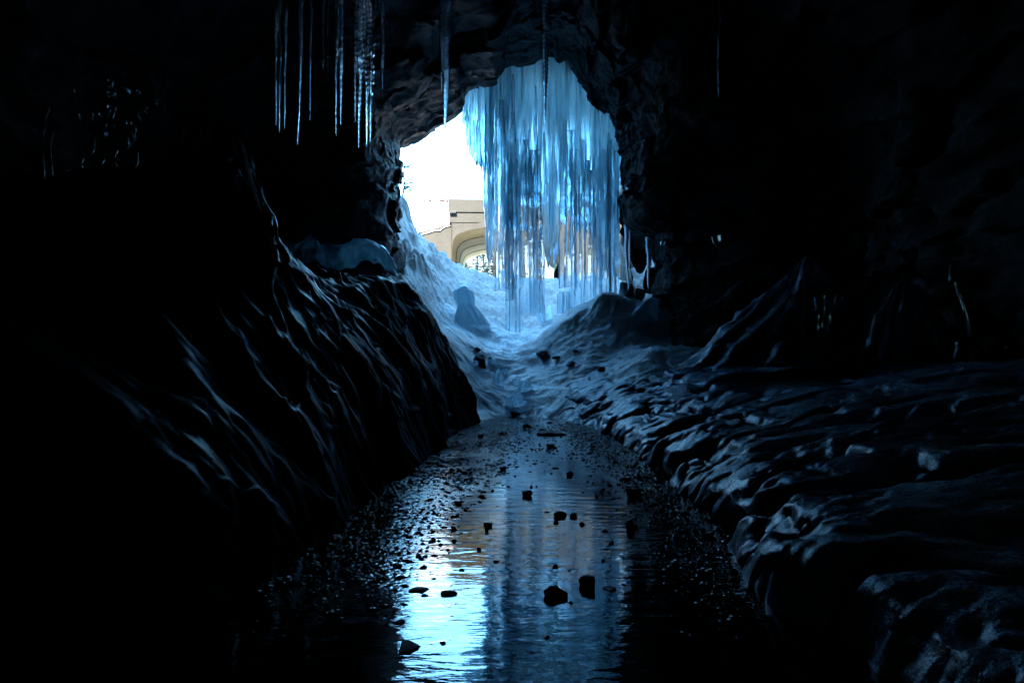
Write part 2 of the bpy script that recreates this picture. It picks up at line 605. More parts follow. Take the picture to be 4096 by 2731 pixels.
# ---- frozen floor, snow gully and snow field outside
ST = [
    (11.6, [(-6, 1.0), (-3, 1.0), (-.6, -.2), (0, -.3), (.8, -.2), (1.2, .0), (2.2, .6), (3.2, .8), (6, .9)]),
    (12.6, [(-6, 1.2), (-3, 1.2), (-.7, .1), (0, -.16), (.6, -.1), (1.15, .38), (2.2, .95), (3.2, 1.05), (6, 1.1)]),
    (13.1, [(-6, 1.7), (-3, 1.7), (-.6, .35), (0, .03), (.5, .12), (1.1, .50), (2.2, 1.05), (3.2, 1.15), (6, 1.2)]),
    (14.0, [(-6, 2.3), (-2.2, 2.1), (-1.1, 1.25), (-.5, .62), (-.1, .45), (.4, .55), (1.0, .85), (2.1, 1.25), (6, 1.4)]),
    (15.0, [(-6, 2.6), (-2.1, 2.4), (-1.2, 1.55), (-.5, 1.02), (0, .95), (.4, 1.08), (1.0, 1.55), (1.7, 1.95), (6, 1.9)]),
    (15.7, [(-6, 2.8), (-2.15, 2.55), (-1.3, 1.7), (-.5, 1.22), (0, 1.15), (.5, 1.28), (1.0, 1.75), (1.7, 2.02), (6, 1.9)]),
    (16.4, [(-6, 3.2), (-2.3, 2.9), (-1.4, 2.0), (-.5, 1.55), (.2, 1.42), (.6, 1.5), (1.2, 1.8), (2, 2.0), (6, 2.2)]),
    (18.0, [(-6, 5.4), (-2.7, 4.6), (-2.2, 3.55), (-1.5, 2.72), (-.6, 2.2), (.5, 2.05), (1.5, 2.2), (3, 2.5), (6, 4.5)]),
    (20.0, [(-6, 5.6), (-2.95, 5.0), (-2.45, 4.1), (-2.0, 3.65), (-1.35, 3.27), (-.4, 2.92), (.9, 2.86), (3, 3.1), (6, 5)]),
    (21.6, [(-6, 5.2), (-3.2, 4.6), (-2.6, 3.6), (-2, 3.1), (-1.3, 2.9), (-.4, 2.7), (.9, 2.7), (3, 2.8), (6, 4)]),
    (25.0, [(-6, 2.6), (-3.2, 2.4), (-2.6, 2.4), (-2, 2.3), (-1.3, 2.3), (-.4, 2.2), (.9, 2.2), (3, 2.2), (6, 2.4)]),
    (32.0, [(-6, 2.2), (-3.2, 2.1), (-2.6, 2.1), (-2, 2.1), (-1.3, 2.1), (-.4, 2.1), (.9, 2.1), (3, 2.1), (6, 2.2)]),
]
SY = np.array([s[0] for s in ST])


def floor_z(x, y):
    x, y = np.asarray(x, float), np.asarray(y, float)
    zs = np.stack([np.interp(x, [p[0] for p in s[1]], [p[1] for p in s[1]]) for s in ST], 0)
    i = np.clip(np.searchsorted(SY, y) - 1, 0, len(SY) - 2)
    t = np.clip((y - SY[i]) / (SY[i + 1] - SY[i]), 0, 1)
    a = np.take_along_axis(zs, i[None], 0)[0]
    b = np.take_along_axis(zs, (i + 1)[None], 0)[0]
    return a + (b - a) * t


gx = np.r_[np.linspace(-6, -3, 40, endpoint=False), np.linspace(-3, 3, 330), np.linspace(3.05, 6, 40)]
gy = np.r_[np.linspace(11.6, 21, 440, endpoint=False), np.linspace(21, 32, 60)]
GX, GY = np.meshgrid(gx, gy, indexing="ij")
GZ = floor_z(GX, GY)
GZ = blur(blur(GZ, 14, 0), 14, 1)
snow_w = smooth(15.6, 17.2, GY + .5 * pn(GX * .8, GY * .8, 0, 5)) * 1.0
snow_w = np.maximum(snow_w, smooth(.9, 1.7, -GX - .25 * (15.5 - GY) * 0) * smooth(13.6, 14.6, GY))
# wind-cut snow, lumps on the left bank, slick runnels on the ice
lump = np.maximum(0, fbm(GX * 2.2, GY * 2.2, 0, 61, 4)) * smooth(-1.0, -2.1, GX) * smooth(15.8, 17.2, GY) * .42
sast = ridged(GX * 3.0 + GY * 1.2, GY * 1.3, 0, 71, 5, .6) * .16 * snow_w
run = ridged(GX * 1.5 - GY * .5, GY * 2.4 + GX, 0, 81, 4, .55) * .10 * (1 - snow_w)
GZ = GZ + lump + sast - .06 * snow_w + run - .06 * (1 - snow_w) + .10 * fbm(GX * .9, GY * .9, 0, 91, 3)
# the round bulge at the foot of the clear columns and the swell under the right half of the curtain
bx, by = sx(491, 14.7), 14.7
GZ += .07 * np.exp(-(((GX - bx) / .33) ** 2 + ((GY - by) / .30) ** 2) ** 1.4)
GZ += .16 * np.exp(-(((GX - 1.5) / .9) ** 2 + ((GY - 15.2) / .6) ** 2))
ice = np.clip(1 - snow_w, 0, 1)
P = np.stack([GX, GY, GZ], -1)
tag(link("snow", grid_mesh("snow", P, {"ice": ice}), M["snow"]), kind="structure")


def z_floor(x, y):
    i = int(np.argmin(abs(gx - x)))
    j = int(np.argmin(abs(gy - y)))
    return float(GZ[i, j])


# far snow field and hill side beyond the bridge
fx = np.linspace(-260, 260, 150)
fy = np.r_[np.linspace(31.5, 80, 60, endpoint=False), np.linspace(80, 420, 90)]
FX, FY = np.meshgrid(fx, fy, indexing="ij")
FZ = 2.0 + 1.6 * smooth(32, 60, FY) + 75 * smooth(75, 420, FY) + 2.5 * fbm(FX * .03, FY * .03, 0, 13, 4) * smooth(35, 90, FY)
tag(link("hills", grid_mesh("hills", np.stack([FX, FY, FZ], -1)), m_plain("far_hillside", (.10, .115, .13), .9, .7, .12)), kind="structure")
# snow beside the gully, under and around the bridge
for nm, xa, xb in (("snow", -60, -5.95), ("snow", 5.95, 60)):
    hx = np.linspace(xa, xb, 60)
    hy = np.linspace(17.0, 33, 40)
    HX, HY_ = np.meshgrid(hx, hy, indexing="ij")
    HZ = np.interp(HY_, [17, 20, 22, 25, 33], [5.3, 5.5, 5.0, 2.5, 2.1]) + .25 * fbm(HX * .6, HY_ * .6, 0, 15, 3)
    tag(link(nm, grid_mesh(nm, np.stack([HX, HY_, HZ], -1), {"ice": np.zeros_like(HX)}), M["snow"]), kind="structure")

# ---- water
wx = np.linspace(-2.9, 2.6, 160)
wy = np.linspace(-6, 13.4, 420)
WX, WY = np.meshgrid(wx, wy, indexing="ij")
shore = np.interp(WY, [3.0, 4.5, 6.4, 8.5], [-.45, -.34, -.05, .15])
chop = np.maximum(smooth(shore + .08, shore - .3, WX), smooth(.55, .95, WX)) * smooth(2.7, 3.7, WY) * np.clip(.75 + .8 * fbm(WX * 1.3, WY * .7, 0, 78, 3), 0, 1)
chop = np.clip(np.maximum(chop, .10 * smooth(6.5, 9, WY)), 0, 1)
tag(link("water", grid_mesh("water", np.stack([WX, WY, np.zeros_like(WX)], -1), {"chop": chop}), M["water"]), kind="structure")


# ================================================================== ICE BODIES
def sweep(stations, ny, nv, ylist, sm=10):
    """profiles (x, z) given at stations along y -> smooth surface (y, v, 3)"""
    Ys = [s[0] for s in stations]
    n = max(len(s[1]) for s in stations)
    prof = np.stack([resample_c(s[1], nv) for s in stations], 0)
    out = np.zeros((len(ylist), nv, 2))
    for k in range(nv):
        for c in (0, 1):
            out[:, k, c] = np.interp(ylist, Ys, prof[:, k, c])
    out = blur(out, sm, 0)
    out = blur(out, sm, 1)
    return np.concatenate([out[..., :1], np.repeat(np.asarray(ylist)[:, None, None], nv, 1), out[..., 1:]], -1)


def resample_c(pts, n):
    """each control segment keeps the same share of the parameter"""
    p = np.array(pts, float)
    k = np.linspace(0, len(p) - 1, n)
    return np.stack([np.interp(k, range(len(p)), p[:, 0]), np.interp(k, range(len(p)), p[:, 1])], -1)


LM = [
    (-4, [(-1.7, -.4), (-1.8, 0), (-2.1, .5), (-2.5, 1.0), (-3.0, 1.5), (-3.6, 1.9), (-4.2, 2.1), (-5.2, 2.2)]),
    (1.5, [(-1.7, -.4), (-1.8, 0), (-2.1, .5), (-2.5, 1.0), (-3.0, 1.5), (-3.6, 1.9), (-4.2, 2.1), (-5.2, 2.2)]),
    (2.7, [(-1.55, -.4), (-1.65, 0), (-1.9, .45), (-2.2, .9), (-2.7, 1.45), (-3.3, 1.9), (-4, 2.1), (-5.2, 2.3)]),
    (3.4, [(-.95, -.4), (-1.05, 0), (-1.34, .42), (-1.85, .88), (-2.5, 1.35), (-3.2, 1.7), (-3.9, 1.9), (-5.2, 2.0)]),
    (5.0, [(-.85, -.4), (-.95, 0), (-1.22, .57), (-1.68, 1.14), (-2.2, 1.55), (-2.85, 1.9), (-3.6, 2.0), (-5.2, 2.1)]),
    (6.5, [(-.8, -.4), (-.9, 0), (-1.25, .75), (-1.65, 1.42), (-2.0, 2.05), (-2.45, 2.7), (-3.0, 2.45), (-5.2, 2.1)]),
    (8.0, [(-.75, -.4), (-.85, 0), (-1.15, .75), (-1.55, 1.3), (-1.95, 1.75), (-2.5, 1.95), (-3.6, 2.0), (-5.2, 2.2)]),
    (9.3, [(-.75, -.4), (-.85, 0), (-1.1, .75), (-1.5, 1.35), (-1.85, 1.75), (-2.4, 1.9), (-3.5, 2.0), (-5.2, 2.2)]),
    (10.4, [(-.65, -.4), (-.75, 0), (-.98, .75), (-1.3, 1.45), (-1.7, 1.95), (-2.2, 2.1), (-3.3, 2.1), (-5.2, 2.2)]),
    (11.0, [(-.55, -.4), (-.66, 0), (-.86, .7), (-1.2, 1.5), (-1.5, 1.95), (-1.95, 2.1), (-3.1, 2.1), (-5.2, 2.2)]),
    (11.8, [(-.42, -.4), (-.52, 0), (-.76, .62), (-1.2, 1.35), (-1.6, 1.75), (-2.1, 1.85), (-3.0, 1.85), (-5.2, 2.0)]),
    (12.6, [(-.40, -.5), (-.48, -.05), (-.72, .5), (-1.25, 1.2), (-1.7, 1.6), (-2.2, 1.75), (-3.0, 1.8), (-5.2, 2.0)]),
    (13.8, [(-.60, -.6), (-.66, -.1), (-.9, .5), (-1.35, 1.1), (-1.8, 1.55), (-2.3, 1.9), (-3.0, 2.0), (-5.2, 2.1)]),
]
yl = np.r_[np.linspace(-4, 2, 40, endpoint=False), np.linspace(2, 13.8, 560)]
S = sweep(LM, len(yl), 330, yl, 12)
sv = np.linspace(0, 1, 330)[None, :] * 3.6 + 0 * yl[:, None]          # roughly metres down the slope
yv = np.repeat(yl[:, None], 330, 1)
ds, dy = 2.15 - sv, yv - 7.1
rad = np.sqrt(ds ** 2 + (dy * .8) ** 2) + .15
phi = np.arctan2(dy * .8, np.abs(ds) + .12)
w1 = fbm(yv * .55, sv * .75, 0, 101, 4)
w2 = fbm(yv * 1.3, sv * 1.5, 5, 107, 3)


def saw(g, e=.12):
    """slow rise, steep fall on the side away from the camera"""
    f_ = g - np.floor(g)
    return np.where(f_ < 1 - e, f_ / (1 - e), (1 - f_) / e)


farw = smooth(9.0, 12.0, yv)
g1 = phi * 1.5 + yv * .42 + .75 * w1 + .16 * w2
g2 = phi * 2.9 + yv * .95 + 1.5 * w1 + .55 * w2 + .3
m1 = np.clip(.55 + .9 * fbm(yv * .6, sv * .5, 3, 111, 2), .1, 1)
m2 = np.clip(.40 + 1.2 * fbm(yv * .9, sv * .9, 8, 113, 2), 0, 1)
r1, r2 = saw(g1), saw(g2, .16)
r3 = fbm(yv * 6, sv * 3.2, 0, 131, 3)
lob = np.abs(fbm(yv * .8, sv * .9, 9, 141, 2))
fan = .35 + .65 * smooth(.1, .9, rad)
D = fan * (.13 * r1 * m1 + .05 * r2 * m2) * (.25 + .75 * smooth(4.6, 6.8, yv)) + .020 * r3 + .03 * fbm(yv * 2.6, sv * 2.2, 2, 133, 3) - .16 * lob + .07 * farw * ridged(yv * 4 + w1, sv * 2.5, 0, 151, 2)
D *= smooth(0.0, .25, sv)
Nn = normals(S)
Nn *= np.sign(Nn[..., 2:3] + .3 * Nn[..., 0:1] + 1e-6)
S = S + Nn * D[..., None]
# branching veins of frost that run down from the foot of the peak
VA = """645 0,675 90,690 160,670 200,655 240,640 300,620 320,635 360,650 420,665 480,680 550,700 600,700 680,705 760,730 860,745 910
690 180,700 240,690 300,680 360,690 420,720 480,745 540,770 620,800 700,850 750,890 790,880 870,870 920,850 1000,838 1060,880 1110,910 1160,915 1210,950 1240,970 1290,965 1330,1000 1390,1025 1450,1050 1500
700 290,730 350,760 380,775 440,790 500,825 560,870 595,920 680,975 730,1010 800,1030 860
720 200,770 250,800 320,850 390,900 430,960 480,990 540,1040 550
730 210,800 250,870 290,920 350,970 400,1020 450,1060 540,1070 600,1075 660
740 220,850 270,950 310,1050 340,1120 370,1150 345
940 310,1020 360,1090 410,1140 470,1180 530,1240 590,1290 630
1140 460,1220 500,1280 550,1340 600,1400 670,1440 720,1470 760,1520 850,1555 920,1530 1000,1580 1070,1600 1140,1640 1200,1635 1250
1080 310,1160 260,1230 250,1290 290,1330 330,1360 400,1400 440,1450 500,1460 580,1455 670
1150 340,1230 340,1280 380,1300 440,1340 490,1350 580
330 420,380 490,400 530,430 590,490 640,540 720,590 770,650 830,720 910,770 970,765 1040,770 1130,800 1165,870 1210,855 1260,870 1310,920 1370,935 1410
660 690,700 720,770 760,830 800,870 840
800 700,870 730,910 790,960 860,1010 900,1070 930,1030 1000,1030 1070
930 900,960 930,990 980,1010 1040,1030 1100
945 600,990 650,1040 690,1080 730,1095 770,1140 740,1130 690,1100 640
1240 1080,1250 1140,1310 1200,1350 1240,1365 1300
1090 1080,1130 1160,1160 1230,1210 1300
1020 1160,1090 1150,1120 1200,1140 1290,1150 1360,1190 1450,1240 1510,1285 1560
1340 920,1370 970,1420 990,1435 1040,1425 1090
690 1220,720 1260,740 1330,770 1390,795 1450
1490 1050,1540 1060,1545 1110
860 460,910 520,930 570"""
VB = """610 270,660 270,720 320,780 370,860 345,910 345,970 410,975 440,950 470
650 330,690 450,715 500
610 510,680 500,715 590,690 615,830 665,870 740,885 810
950 600,950 680,985 800,1020 900,1035 990,1030 1060,1000 1120,970 1160
980 440,1060 480,1040 540,975 570
730 1130,780 1105,815 1110,810 1180,790 1230
330 445,380 520,410 580
1450 0,1450 80,1540 220,1560 270,1580 340,1550 420,1600 530,1640 620
1720 50,1730 150,1780 250,1850 330,1935 410,1935 465
1280 0,1340 80,1390 140,1400 190
1100 0,1120 80,1170 170,1200 240"""
VEINS = []
for txt, k, ox, oy in ((VA, .1754, 150, 225), (VB, .1169, 150, 450)):
    for ln in txt.split("\n"):
        VEINS.append([(ox + float(a.split()[0]) * k, oy + float(a.split()[1]) * k) for a in ln.split(",")])
okv = S[..., 1] > 1.5
vpx = np.where(okv, 512 + F * S[..., 0] / np.maximum(S[..., 1], .1), -999)
vpy = np.where(okv, HY - F * (S[..., 2] - CZ) / np.maximum(S[..., 1], .1), -999)
vpx = vpx + 2.2 * pn(yv * 5, sv * 5, 0, 171)
vpy = vpy + 2.2 * pn(yv * 5, sv * 5, 7, 172)
vd = np.full(vpx.shape, 99.)
for ln in VEINS:
    for (ax_, ay_), (bx_, by_) in zip(ln[:-1], ln[1:]):
        l2 = (bx_ - ax_) ** 2 + (by_ - ay_) ** 2
        tt = np.clip(((vpx - ax_) * (bx_ - ax_) + (vpy - ay_) * (by_ - ay_)) / l2, 0, 1)
        vd = np.minimum(vd, np.hypot(vpx - ax_ - tt * (bx_ - ax_), vpy - ay_ - tt * (by_ - ay_)))
vwid = .9 + .9 * np.clip(pn(yv * 2, sv * 2, 0, 173) + .3, 0, 1)
vein = np.exp(-(vd / vwid) ** 2)
S = S + Nn * (.020 * np.exp(-(vd / 2.6) ** 2))[..., None]
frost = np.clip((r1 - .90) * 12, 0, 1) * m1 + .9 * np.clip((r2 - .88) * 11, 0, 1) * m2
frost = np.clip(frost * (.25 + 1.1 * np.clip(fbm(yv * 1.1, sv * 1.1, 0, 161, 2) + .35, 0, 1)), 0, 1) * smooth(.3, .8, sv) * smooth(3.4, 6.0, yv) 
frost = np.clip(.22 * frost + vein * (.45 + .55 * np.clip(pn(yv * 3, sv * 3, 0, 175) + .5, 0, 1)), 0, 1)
mound = empty("ice_mound", (-2.4, 7, 0))
tag(mound, "huge dark frozen flow with branching frosty ridges along the left bank of the stream", "ice mound")


def child_of(o, parent):
    """keep the world place of a mesh modelled in world space"""
    o.parent = parent
    o.location = -Vector(parent.location)
    return o


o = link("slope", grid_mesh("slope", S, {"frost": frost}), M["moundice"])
child_of(o, mound)


def cone_surface(axis, radii, n=90, m=120, seed=0, amp=.1, flute=.05, sq=1.0):
    """a standing body: axis = list of (x, y, z), radii = list; closed at the top"""
    k = np.linspace(0, len(axis) - 1, m)
    A = np.array(axis, float)
    ax = np.stack([np.interp(k, range(len(A)), A[:, i]) for i in range(3)], -1)
    rr = np.interp(k, range(len(A)), radii)
    ax, rr = blur(ax, 4, 0), blur(rr, 3, 0)
    th = np.linspace(0, 2 * np.pi, n, endpoint=False)
    TH, K = np.meshgrid(th, np.arange(m), indexing="ij")
    RR = rr[K]
    Px = ax[K][..., 0] + RR * np.cos(TH)
    Py = ax[K][..., 1] + RR * np.sin(TH) * sq
    Pz = ax[K][..., 2]
    c, s = np.cos(TH), np.sin(TH)
    d = amp * fbm(c * 1.5 + seed, s * 1.5, Pz * 1.6, seed, 4) + flute * ridged(c * 4 + seed, s * 4, Pz * .8, seed + 9, 3)
    d = d * np.clip(RR / .25, .1, 1)
    fr = ridged(c * 4 + seed, s * 4, Pz * .8, seed + 9, 3)
    Px = Px + d * c
    Py = Py + d * s
    Pz = Pz + .5 * d * fbm(c * 3, s * 3, Pz * 2, seed + 3, 2)
    return np.stack([Px, Py, Pz], -1), fr


RIB = [(240, 143), (243, 155), (245, 166), (249, 180), (254, 198), (259, 214), (264, 232), (268, 246), (272, 262)]


def body(name, axis, radii, mat, parent=None, fbase=0.0, **kw):
    Pp, fr = cone_surface(axis, radii, **kw)
    me_ = grid_mesh(name, Pp, {"frost": np.clip((fr - .72) * 5 + fbase, 0, 1)}, wu=True)
    o_ = link(name, me_, mat)
    if parent is not None: child_of(o_, parent)
    return o_


CREST = [(281, 262), (284, 252), (288, 243), (292, 240), (298, 245), (303, 241), (309, 236), (316, 240), (322, 246), (328, 244), (334, 247), (342, 246), (350, 243), (360, 240), (368, 239), (376, 243), (384, 250), (392, 260), (397, 268)]
# the leaning block that crowns the mound
yb = 7.0
pk = [at(228, 330, yb), at(232, 280, yb), at(228, 235, yb), at(219, 190, yb), at(213, 152, yb), at(211, 133, yb), at(210, 128, yb)]
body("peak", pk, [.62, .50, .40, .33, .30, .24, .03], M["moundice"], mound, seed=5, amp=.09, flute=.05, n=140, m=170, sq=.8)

m_ = MB()
_k = np.linspace(0, len(RIB) - 1, 60)
_px = np.interp(_k, range(len(RIB)), [p[0] for p in RIB]) + .7 * pn(_k * 2.1, 0, 0, 9)
_py = np.interp(_k, range(len(RIB)), [p[1] for p in RIB])
m_.tube([at(a + 2, b, 6.5) for i, (a, b) in enumerate(zip(_px, _py))], [(.010 + .010 * math.sin(3.1 * i / 59) + .004 * float(pn(i * .5, 0, 0, 3))) for i in range(60)], 8)
child_of(m_.build("ice_rib", M["rib"], None, True), mound)
m_ = MB()
TOPR = [(186, 136), (190, 131), (196, 128), (203, 129), (209, 130), (216, 131.5), (223, 134), (230, 137), (236, 139), (240, 143)]
m_.tube([at(a, b, 7.05) for a, b in TOPR], [.004, .008, .010, .007, .006, .008, .006, .009, .008, .010], 7)
child_of(m_.build("frost_rim", M["rib"], None, True), mound)

# ---- right shelf
def RS(xe, lip=.38, back=.95, y=0):
    return [(xe - .15, -.4), (xe, 0), (xe + .10, .17), (xe + .36, lip * .86), (xe + .75, lip * 1.2), (xe + 1.5, lip * 1.45 + .1), (3.8, back - .08), (5.4, back + .12)]


RST = [(-4, RS(1.15, .45)), (1.2, RS(1.15, .45)), (2.0, RS(1.14, .36)), (2.5, RS(1.17, .30)), (2.85, RS(1.20, .26)), (3.2, RS(1.03, .30)), (4.0, RS(1.12, .33)), (4.8, RS(1.2, .36)),
       (7, RS(1.28, .40)), (9.4, RS(1.24, .42)), (11.2, RS(1.08, .44, 1.0)), (12.2, RS(.86, .46, 1.08)), (12.9, RS(.62, .5, 1.15)), (13.8, RS(.7, .7, 1.2))]
yr = np.r_[np.linspace(-4, 1.6, 30, endpoint=False), np.linspace(1.6, 13.8, 640)]
NVR = 380
S = sweep(RST, len(yr), NVR, yr, 7)
sv = np.repeat(np.cumsum(np.r_[0, np.linalg.norm(np.diff(S[300][:, [0, 2]], axis=0), axis=1)])[None], len(yr), 0)
yv = np.repeat(yr[:, None], NVR, 1)
w1 = .34 * fbm(yv * .9, sv * 1.0, 0, 201, 4)
yq = 12 * np.log(1 + np.maximum(yv, -1) / 2)
w3 = fbm(yv * 2.2, sv * 2.0, 0, 203, 3)
ya_ = yq * .95 + sv * .75 + w1 * 1.5
h1 = pn(ya_ * 1.15 + .22 * w3, sv * 1.25 + w1 * .9, 0, 211) + .18 * w3
h2 = pn(ya_ * 2.3 + .3 * w3, sv * 2.3 + w1, 4, 217) + .14 * w3
h3 = pn(yq * 4.0 + sv * 2.2 + w3, sv * 4.2, 8, 219)
q3 = fbm(yv * 12, sv * 6, 0, 223, 3)
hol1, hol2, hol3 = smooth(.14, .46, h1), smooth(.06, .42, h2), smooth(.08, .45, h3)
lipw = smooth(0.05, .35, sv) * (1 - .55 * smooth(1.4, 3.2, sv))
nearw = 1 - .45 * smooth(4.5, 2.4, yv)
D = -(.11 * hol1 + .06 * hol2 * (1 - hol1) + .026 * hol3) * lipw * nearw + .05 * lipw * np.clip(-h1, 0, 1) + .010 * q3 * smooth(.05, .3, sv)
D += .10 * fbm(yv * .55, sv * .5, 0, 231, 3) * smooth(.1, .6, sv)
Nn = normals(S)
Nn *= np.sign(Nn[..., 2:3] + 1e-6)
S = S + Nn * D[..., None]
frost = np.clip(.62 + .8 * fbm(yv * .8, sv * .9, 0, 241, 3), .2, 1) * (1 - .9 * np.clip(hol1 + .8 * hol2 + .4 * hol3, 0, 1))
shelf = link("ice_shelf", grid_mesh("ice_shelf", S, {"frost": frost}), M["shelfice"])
tag(shelf, "broad dark ice shelf pitted with slanting scallops along the right side of the stream", "ice shelf")


def z_shelf(x, y):
    j = int(np.argmin(abs(yr - y)))
    row = S[j]
    return float(np.interp(x, row[:, 0], row[:, 2]))


# ---- standing ice against the right wall
y0 = 9.6
t = body("ice_cone", [at(790, 366, y0), at(794, 340, y0), at(799, 310, y0 + .1), at(804, 282, y0 + .2), at(807, 262, y0 + .25), at(808, 255, y0 + .25)], [1.28, .92, .56, .28, .10, .01],
         M["shelfice"], seed=31, amp=.24, flute=.05, n=190, m=170, fbase=.45)
tag(t, "tall sloping ice cone with knobbly left edge against the right wall", "ice cone")
y0 = 8.2
t = body("ice_cone", [at(912, 372, y0), at(911, 345, y0), at(908, 315, y0), at(906, 290, y0), at(905, 277, y0)], [.42, .36, .24, .11, .01], M["shelfice"], fbase=.4, seed=41, amp=.07, flute=.09, n=120, m=120)
tag(t, "ribbed pointed ice cone between the glinting slab and the thin curved spire", "ice cone")
t = body("ice_swell", [at(868, 366, 8.6), at(868, 350, 8.6), at(880, 338, 8.6), at(895, 326, 8.7), at(900, 322, 8.7)], [.55, .42, .26, .12, .01], M["shelfice"], fbase=.4, seed=47, amp=.06, flute=.04, n=90, m=70)
tag(t, "low rounded swell of ice leaning on the left foot of the ribbed cone", "ice swell")
y0 = 8.8
t = body("ice_flake", [at(824, 342, y0), at(826, 328, y0), at(829, 308, y0), at(830, 295, y0), at(828, 286, y0)], [.04, .10, .13, .16, .05], M["seep"], seed=53, amp=.05, flute=.06, n=60, m=90, sq=.5)
tag(t, "glinting narrow slab of ice standing between the two ice cones", "ice slab")
y0 = 7.6
t = body("ice_spire", [at(975, 366, y0), at(972, 345, y0), at(966, 322, y0), at(960, 300, y0), at(954, 280, y0), at(951, 264, y0)], [.14, .07, .07, .06, .045, .01], M["seep"], seed=59, amp=.03, flute=.04, n=50, m=120)
tag(t, "thin curved ice spire at the far right, leaning left", "ice spire")
t = body("ice_nub", [at(972, 368, 7.4), at(970, 355, 7.4), at(967, 342, 7.4), at(966, 335, 7.4)], [.14, .12, .08, .02], M["seep"], seed=61, amp=.04, flute=.06, n=50, m=60)
tag(t, "short knobbly ice stub at the foot of the thin curved spire", "ice stub")
t = body("ice_tooth", [at(719, 236, 11.2), at(719.5, 242, 11.2), at(720, 249, 11.2)], [.09, .08, .02], M["seep"], seed=63, amp=.03, flute=.05, n=40, m=40)
tag(t, "small clear ice tooth under the dark ledge right of the tunnel mouth", "icicle")
t = body("ice_wart", [at(664, 245, 13.2), at(665, 241, 13.2), at(666, 238.5, 13.2)], [.05, .06, .02], M["seep"], seed=65, amp=.03, flute=.05, n=30, m=30)
tag(t, "tiny bright knob of ice on the dark wall right of the tunnel mouth", "ice knob")

# ---- frozen seep on the black left wall
seep = empty("frozen_seep", (-4.4, 8.3, 3))
tag(seep, "frozen seep of thin glinting ice runnels on the black upper left wall", "frozen seep")
rs = random.Random(5)
runs = [(46, 57, 130, 4), (53, 60, 66, 6), (62, 58, 66, 5), (44, 100, 190, 2), (73, 88, 105, 4), (52, 112, 185, 2.2), (78, 113, 132, 2.5), (91, 108, 122, 2.5), (100, 100, 120, 5), (108, 75, 118, 11), (105, 100, 140, 6), (114, 92, 128, 4),
        (125, 86, 96, 7), (138, 84, 94, 6), (128, 118, 150, 6), (133, 120, 145, 4), (136, 150, 172, 3), (116, 143, 170, 3), (140, 108, 122, 2), (146, 104, 114, 3), (93, 138, 160, 2.4), (83, 152, 170, 3), (104, 150, 170, 2),
        (143, 170, 188, 4), (137, 186, 200, 5), (126, 192, 206, 5), (143, 190, 199, 5), (157, 95, 105, 3), (9, 64, 76, 3.5), (26, 64, 70, 5), (15, 40, 44, 3), (164, 62, 112, 2.2), (75, 170, 186, 2)]
for px, ya, yb_, w in runs:
    m_ = MB()
    yy = 8.1 + .004 * (px - 90) - .2
    pts, rad = [], []
    n_ = max(6, int((yb_ - ya) / 3))
    ph = rs.random() * 9
    for i in range(n_ + 1):
        f_ = i / n_
        wob = 1.6 * math.sin(ph + f_ * 5) + .8 * math.sin(ph * 2 + f_ * 13)
        p = at(px + wob, ya + (yb_ - ya) * f_, yy + .05 * math.sin(ph + 4 * f_))
        pts.append(p)
        rad.append(max(.004, w * .5 / F * yy * (math.sin(math.pi * min(1, f_ * .92 + .06)) ** .6) * (1 + .35 * math.sin(ph + f_ * 21))))
    o = m_.build("ice_runnel", M["seep"], None, True)
    m_2 = MB(); m_2.tube(pts, rad, 10)
    bpy.data.objects.remove(o)
    child_of(m_2.build("ice_runnel", M["seep"], None, True), seep)
t = body("ice_flake", [at(268.5, 0, 7.4), at(172.5, 143, 8.0)][1:] + [at(171, 132, 8.0), at(170, 125, 8.0)], [.05, .04, .01], M["seep"], seed=71, amp=.02, flute=.05, n=40, m=40)
tag(t, "small upright ice flake on the left wall just left of the mound's dark peak", "ice flake")
t = body("ice_flake", [at(228, 166, 6.6), at(231, 161, 6.6), at(233, 157, 6.6)], [.02, .035, .008], M["chunk"], seed=73, amp=.02, flute=.05, n=30, m=30, sq=.5)
tag(t, "pale ice flake stuck to the face of the mound's dark peak", "ice flake")

# ================================================================== ICICLES
def icicle(px, ytip, ytop, Y, w, label, group=None, bead=.22, bend=0.0, mat="icicle", period=.05, k=14):
    """hangs from ytop (pixel row, None = the vault) to ytip"""
    x, _, zt = at(px, ytip, Y)
    za = 6.75 if ytop is None else sz(ytop, Y)
    L = za - zt
    n_ = int(max(24, L / (period / 3.0)))
    n_ = min(n_, 330)
    f_ = np.linspace(0, 1, n_)                           # 0 at the tip
    z = zt + f_ * L
    r = w * .5 / F * Y * np.clip(f_ * L / min(L, 1.6), 0.02, 1) ** .62
    s = int(px * 31 + ytip) % 997
    r = r * (1 + bead * np.sin(2 * np.pi * z / period + 2 * pn(z * 3, 0, 0, s)) + .42 * pn(z * 3.3, 0, 0, s + 1) + .18 * pn(z * 17, 0, 0, s + 5))
    r[0] = .001
    cx = x + .035 * fbm(z * 1.2, 0, 0, s + 2, 2) * np.clip(f_ * 3, 0, 1) + bend * (1 - f_) ** 2 * L
    cy = Y + .02 * fbm(z * 1.2, 3, 0, s + 3, 2) * np.clip(f_ * 3, 0, 1)
    th = np.linspace(0, 2 * np.pi, k, endpoint=False)
    TH, I = np.meshgrid(th, np.arange(n_), indexing="ij")
    RR = r[I] * (1 + .22 * np.cos(2 * TH + s) + .12 * np.cos(3 * TH + s * 2 + z[I] * 2))
    P_ = np.stack([cx[I] + RR * np.cos(TH) - x, cy[I] + RR * np.sin(TH) - Y, z[I] - zt], -1)
    o_ = link("icicle", grid_mesh("icicle", P_, wu=True, flip=True), M[mat])
    o_.location = (x, Y, zt)
    return tag(o_, label, "icicle", group)


